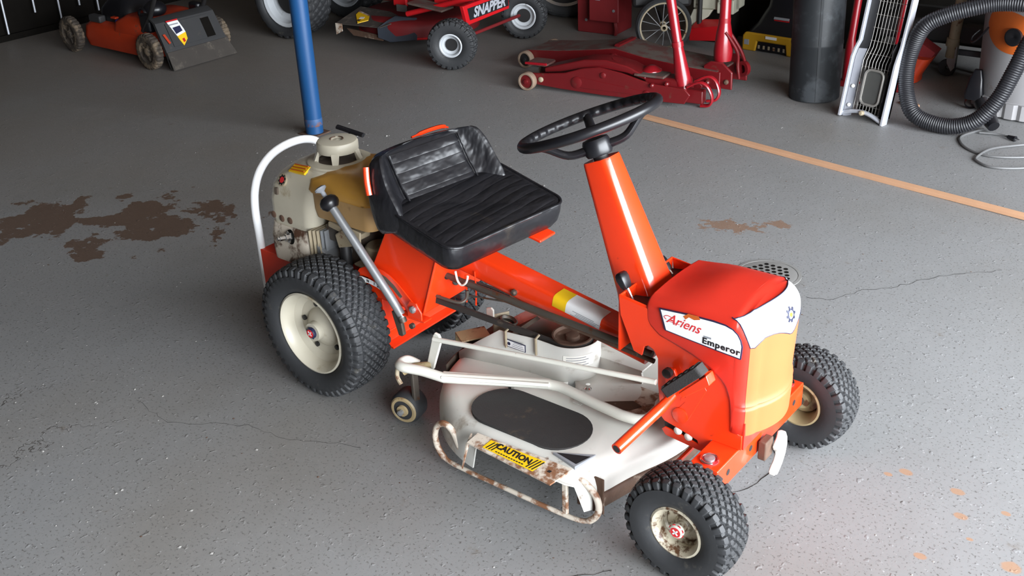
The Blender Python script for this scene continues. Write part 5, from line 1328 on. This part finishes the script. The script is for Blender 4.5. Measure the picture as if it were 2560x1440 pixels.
c2 = smooth_path([(1.25, 2.93, .006), (1.12, 2.90, .006), (1.045, 2.83, .007), (.985, 2.72, .014), (.965, 2.61, .007), (.99, 2.565, .006), (1.05, 2.535, .006), (1.14, 2.575, .006), (1.26, 2.69, .006)], 6)
B(VI).tube(c2, .0055, 8).build('power_cord', 'cord', vc)
pc = thing('power_plug', 'black plug on a short cord end lying before the shop vacuum', 'plug', (1.01, 2.93, 0))
B().tube(smooth_path([(-.13, .002, .008), (-.05, .02, .008), (.0, .0, .010)], 5), .005, 8).build('plug_cord', 'cord', pc)
B().tube([(-.008, .003, .011), (.028, -.012, .011)], [.008, .013], 10).build('plug_body', 'black_plastic', pc)
for s_ in (-1, 1): B().box((.036 + .003 * s_, -.016 + .006 * s_, .011), (.014, .002, .006), MX.Rotation(-.4, 3, 'Z')).build('plug_blade', 'chrome', pc)

# ---------------------------------------------------------------- tool stand with caster leg behind the hose
ts = thing('tool_stand', 'dark wheeled stand with tan caster leg seen through the hose loop', 'stand', (.40, 3.86, 0))
B().box((-.02, .05, .22), (.62, .30, .12)).build('stand_body', 'black_metal', ts, bevel=.02)
B().tube([(.07, -.10, .10), (.09, -.10, .60)], .028, 14).build('stand_leg', 'tan', ts)
B().tube([(.07, -.10, .16), (.072, -.10, .20)], .034, 14).build('leg_collar', 'tan', ts)
cw = B().prism([(.045, .16), (.10, .16), (.10, .05), (.085, .03), (.06, .07)], 'y', -.118, -.112).build('caster_fork', 'steel', ts)
B().prism([(.045, .16), (.10, .16), (.10, .05), (.085, .03), (.06, .07)], 'y', -.088, -.082).build('caster_fork', 'steel', ts)
B().lathe([(.01, -.012), (.042, -.012), (.045, 0), (.042, .012), (.01, .012)], (.06, -.10, .045), (0, 1, 0), 24).build('caster_wheel', 'rubber', ts)
B().box((.30, -.02, .11), (.035, .03, .22)).build('stand_leg', 'black_metal', ts, bevel=.004)
B().box((.20, .02, .10), (.30, .02, .03)).build('lower_bar', 'pot', ts, bevel=.004)
om = thing('orange_motor', 'small orange motor housing on floor right of the car grille', 'motor', (.33, 3.58, 0))
B().loft([rrect(-.10, .05, -.06, .08, z, .04, 5) for z in (.004, .03)] + [rrect(-.05, .10, -.05, .08, .13, .03, 5)]).build('motor_body', 'mower_orange', om)
B().box((.02, .06, .16), (.16, .10, .08), MX.Rotation(.5, 3, 'Y')).build('motor_cap', 'red_dark', om)
wd_ = B().loft([rrect(-.03, .03, -.045, .045, z, .006, 2) for z in (.0, .012)]); wdo = wd_.build('wood_block', 'wood', None); wdo.location = (.475, 3.18, 0); wdo.rotation_euler = (0, 0, .9)
tag(wdo, 'little piece of wood on floor left inside the hose loop', 'wood block')
# red rods behind the grille
for k, (x, y, z0, x1, y1, lab_) in enumerate(((.085, 3.36, .0, .10, 3.46, 'upright red bar on foot plate between stovepipe and car grille'), (.31, 3.40, .0, .335, 3.50, 'upright red bar seen through the upper bars of the car grille'))):
    r_ = thing('red_bar', lab_, 'bar', (x, y, 0))
    B().tube([(0, 0, .01), (0, 0, .20), (.0, 0, .24), (x1 - x, y1 - y, 1.0)], [.030, .026, .020, .019], 14).build('bar_shaft', 'jack_bright', r_)
    B().box((0, 0, .012), (.11, .11, .024), top=(.7, .7)).build('bar_foot', 'jack_red', r_, bevel=.004)

# ---------------------------------------------------------------- yellow carpet cleaner
yc = thing('carpet_cleaner', 'yellow and black upright carpet cleaner behind the black stovepipe', 'carpet cleaner', (-.50, 3.79, 0), R_(-4))
B().prism([(-.185, .0), (-.185, .085), (-.17, .105), (.17, .105), (.185, .085), (.185, .0), (.10, .0), (.09, .06), (-.09, .06), (-.10, .0)], 'y', -.10, -.075).build('front_hood', 'yellow', yc, bevel=.008)
B().box((0, -.06, .04), (.20, .05, .06)).build('brush_window', 'red_dark', yc, bevel=.006)
for k in range(6): B().box((-.08 + .032 * k, -.088, .028), (.012, .006, .02)).build('brush_tuft', 'tan', yc)
B().loft([rrect(-.18, .18, -.09, .16, .01, .04, 4), rrect(-.18, .18, -.085, .16, .095, .04, 4), rrect(-.14, .14, -.04, .16, .15, .04, 4), rrect(-.10, .10, .0, .15, .24, .04, 4), rrect(-.085, .085, .03, .15, .40, .04, 4), rrect(-.05, .05, .06, .13, .85, .03, 4)]).build('body_tank', 'black_plastic', yc)
B().box((.02, -.018, .185), (.10, .012, .035), MX.Rotation(R_(-28), 3, 'X')).build('red_badge', 'red', yc, bevel=.004)
B().box((.02, -.031, .188), (.095, .004, .014), MX.Rotation(R_(-28), 3, 'X')).build('badge_lettering', 'decal_grey', yc)
B().box((.0, -.101, .09), (.07, .003, .015)).build('white_sticker', 'decal_white', yc)
B().box((-.155, -.101, .05), (.03, .003, .03)).build('side_sticker', 'decal_grey', yc)
B().tube(smooth_path([(.10, -.03, .13), (.12, -.02, .20), (.10, .0, .27), (.07, .02, .33)], 5), .008, 8).build('cord_clip', 'pot', yc)

# ---------------------------------------------------------------- red box, spoked wheel, white tiller parts, dark wheels
rb_ = thing('red_pump_box', 'dark red metal cabinet with side box behind the floor jacks', 'cabinet', (-1.64, 3.66, 0), R_(6))
B().box((0, .05, .36), (.27, .22, .72)).build('cabinet_body', 'red_dark', rb_, bevel=.006)
sb = B().box((.09, -.09, .175), (.20, .10, .155)).build('side_box', 'red_dark', rb_, bevel=.005)
B().box((.05, -.142, .235), (.03, .004, .02)).build('box_sticker', 'decal_grey', sb)
for x, z in ((-.07, .08), (.16, .17), (-.02, .22)): B().lathe([(.009, 0), (.009, .004), (0, .005)], (x, -.062 if x < 0.1 else -.142, z), (0, -1, 0), 10).build('cabinet_screw', 'steel', rb_)
B().tube(smooth_path([(.14, -.09, .10), (.15, -.09, .05), (.14, -.08, .01)], 4), .012, 8).build('hinge_strap', 'red_dark', rb_)

sw = thing('spoked_cart', 'wire spoked wheel of a cart standing behind the red jack handle', 'cart', (-1.04, 3.40, 0), R_(36))
R0 = .160
tr_ = B().lathe([(R0 - .030, -.018), (R0 - .012, -.026), (R0, -.012), (R0, .012), (R0 - .012, .026), (R0 - .030, .018)], (0, 0, R0), (0, 1, 0), 56, closed=True).build('cart_tire', 'rubber', sw)
B().lathe([(R0 - .032, -.020), (R0 - .024, -.023), (R0 - .020, -.018), (R0 - .026, .018), (R0 - .034, .016)], (0, 0, R0), (0, 1, 0), 56, closed=True).build('wheel_rim', 'tan', sw)
hb_ = B().lathe([(.010, -.055), (.020, -.050), (.020, -.02), (.014, -.015), (.014, .02), (.020, .025), (.020, .05), (0, .05)], (0, 0, R0), (0, 1, 0), 18).build('wheel_hub', 'tan', sw)
for k in range(14):
    a = 2 * pi * k / 14 + .2; y = -.042 if k % 2 else .03
    B().tube([(.014 * cos(a + .8), y, R0 + .014 * sin(a + .8)), ((R0 - .030) * cos(a), 0, R0 + (R0 - .030) * sin(a))], .0022, 6).build('spoke', 'steel', sw)
B().tube([(0, .05, R0), (0, .34, R0)], .012, 10).build('cart_axle', 'black_metal', sw)
B().box((.0, .22, .33), (.34, .24, .18)).build('cart_body', 'black_metal', sw, bevel=.02)

wt = thing('white_tiller', 'chipped white tiller housing with red guard behind the jack handles', 'tiller', (-.90, 3.72, 0), R_(8))
B().box((.02, .05, .275), (.26, .16, .13)).build('gear_housing', 'white_dull', wt, bevel=.008)
B().prism([(-.10, .21), (.02, .215), (-.01, .17), (-.04, .15), (-.07, .15), (-.09, .10), (-.115, .10), (-.12, .16)], 'y', -.05, -.02).build('support_leg', 'white_dull', wt, bevel=.004)
B().box((.10, -.02, .24), (.10, .10, .08)).build('engine_shroud', 'white_dull', wt, bevel=.006)
B().tube([(-.055, -.06, .10), (-.055, -.06, .50)], .014, 10).build('drive_rod', 'black_metal', wt)
gd = B(); gd.hexa([(-.10, -.10, .035), (.09, -.14, .06), (.09, -.13, .06), (-.10, -.09, .035), (-.10, -.10, .105), (.09, -.14, .145), (.09, -.06, .17), (-.08, -.03, .15)])
gd.build('red_guard', 'red', wt, bevel=.004)
B().box((.0, .12, .10), (.20, .16, .20)).build('tine_box', 'dark', wt, bevel=.01)

def dark_wheel(name, loc, rz, r, w, rr, label, ring):
    o = thing(name, label, 'wheel', loc, rz)
    b = B(); tyre(b, (0, 0, r), r, w, rr, 22, 1.5, per=6, depth=.008); ty = b.build('tire_carcass', 'rubber', o, ang=50)
    h = w / 2
    B().lathe([(rr - .002, h * .5), (rr + .012, h * .86), (rr + .006, h * .92), (rr - .012, h * .84), (rr - .02, h * .4)], (0, 0, r), (0, -1, 0), 48).build('wheel_trim_ring' if ring else 'wheel_rim', 'chrome' if ring else 'black_metal', ty)
    B().lathe([(rr - .015, h * .4), (rr * .5, h * .2), (rr * .3, h * .5), (0, h * .5)], (0, 0, r), (0, -1, 0), 32).build('wheel_disc', 'black_metal', ty)
    B().lathe([(rr - .0, h * .4), (rr * .5, h * .2), (0, h * .2)], (0, 0, r), (0, 1, 0), 32).build('wheel_disc', 'black_metal', ty)
    return o
dark_wheel('trimmed_wheel', (-2.07, 3.90, 0), R_(18), .30, .18, .215, 'large black wheel with bright trim ring between red mower and cabinet', True)
bw = thing('storage_bin', 'black storage bin in the shadow behind the carpet cleaner', 'bin', (-.50, 4.19, 0), R_(3))
B().loft([rrect(-.42, .42, -.20, .20, z, .05, 4) for z in (.0, .5)]).build('bin_body', 'dark', bw)
B().loft([rrect(-.44, .44, -.22, .22, z, .05, 4) for z in (.5, .54)]).build('bin_lid', 'dark', bw)
b2_ = thing('workbench', 'long dark workbench along the back of the garage', 'workbench', (-1.0, 4.86, 0), R_(3))
B().box((0, 0, .80), (5.4, .60, .06)).build('bench_top', 'dark', b2_)
for x in (-2.6, -.9, .9, 2.6): B().box((x, -.22, .385), (.09, .09, .77)).build('leg', 'dark', b2_)
B().box((0, .10, .42), (5.3, .03, .70)).build('back_panel', 'dark', b2_)
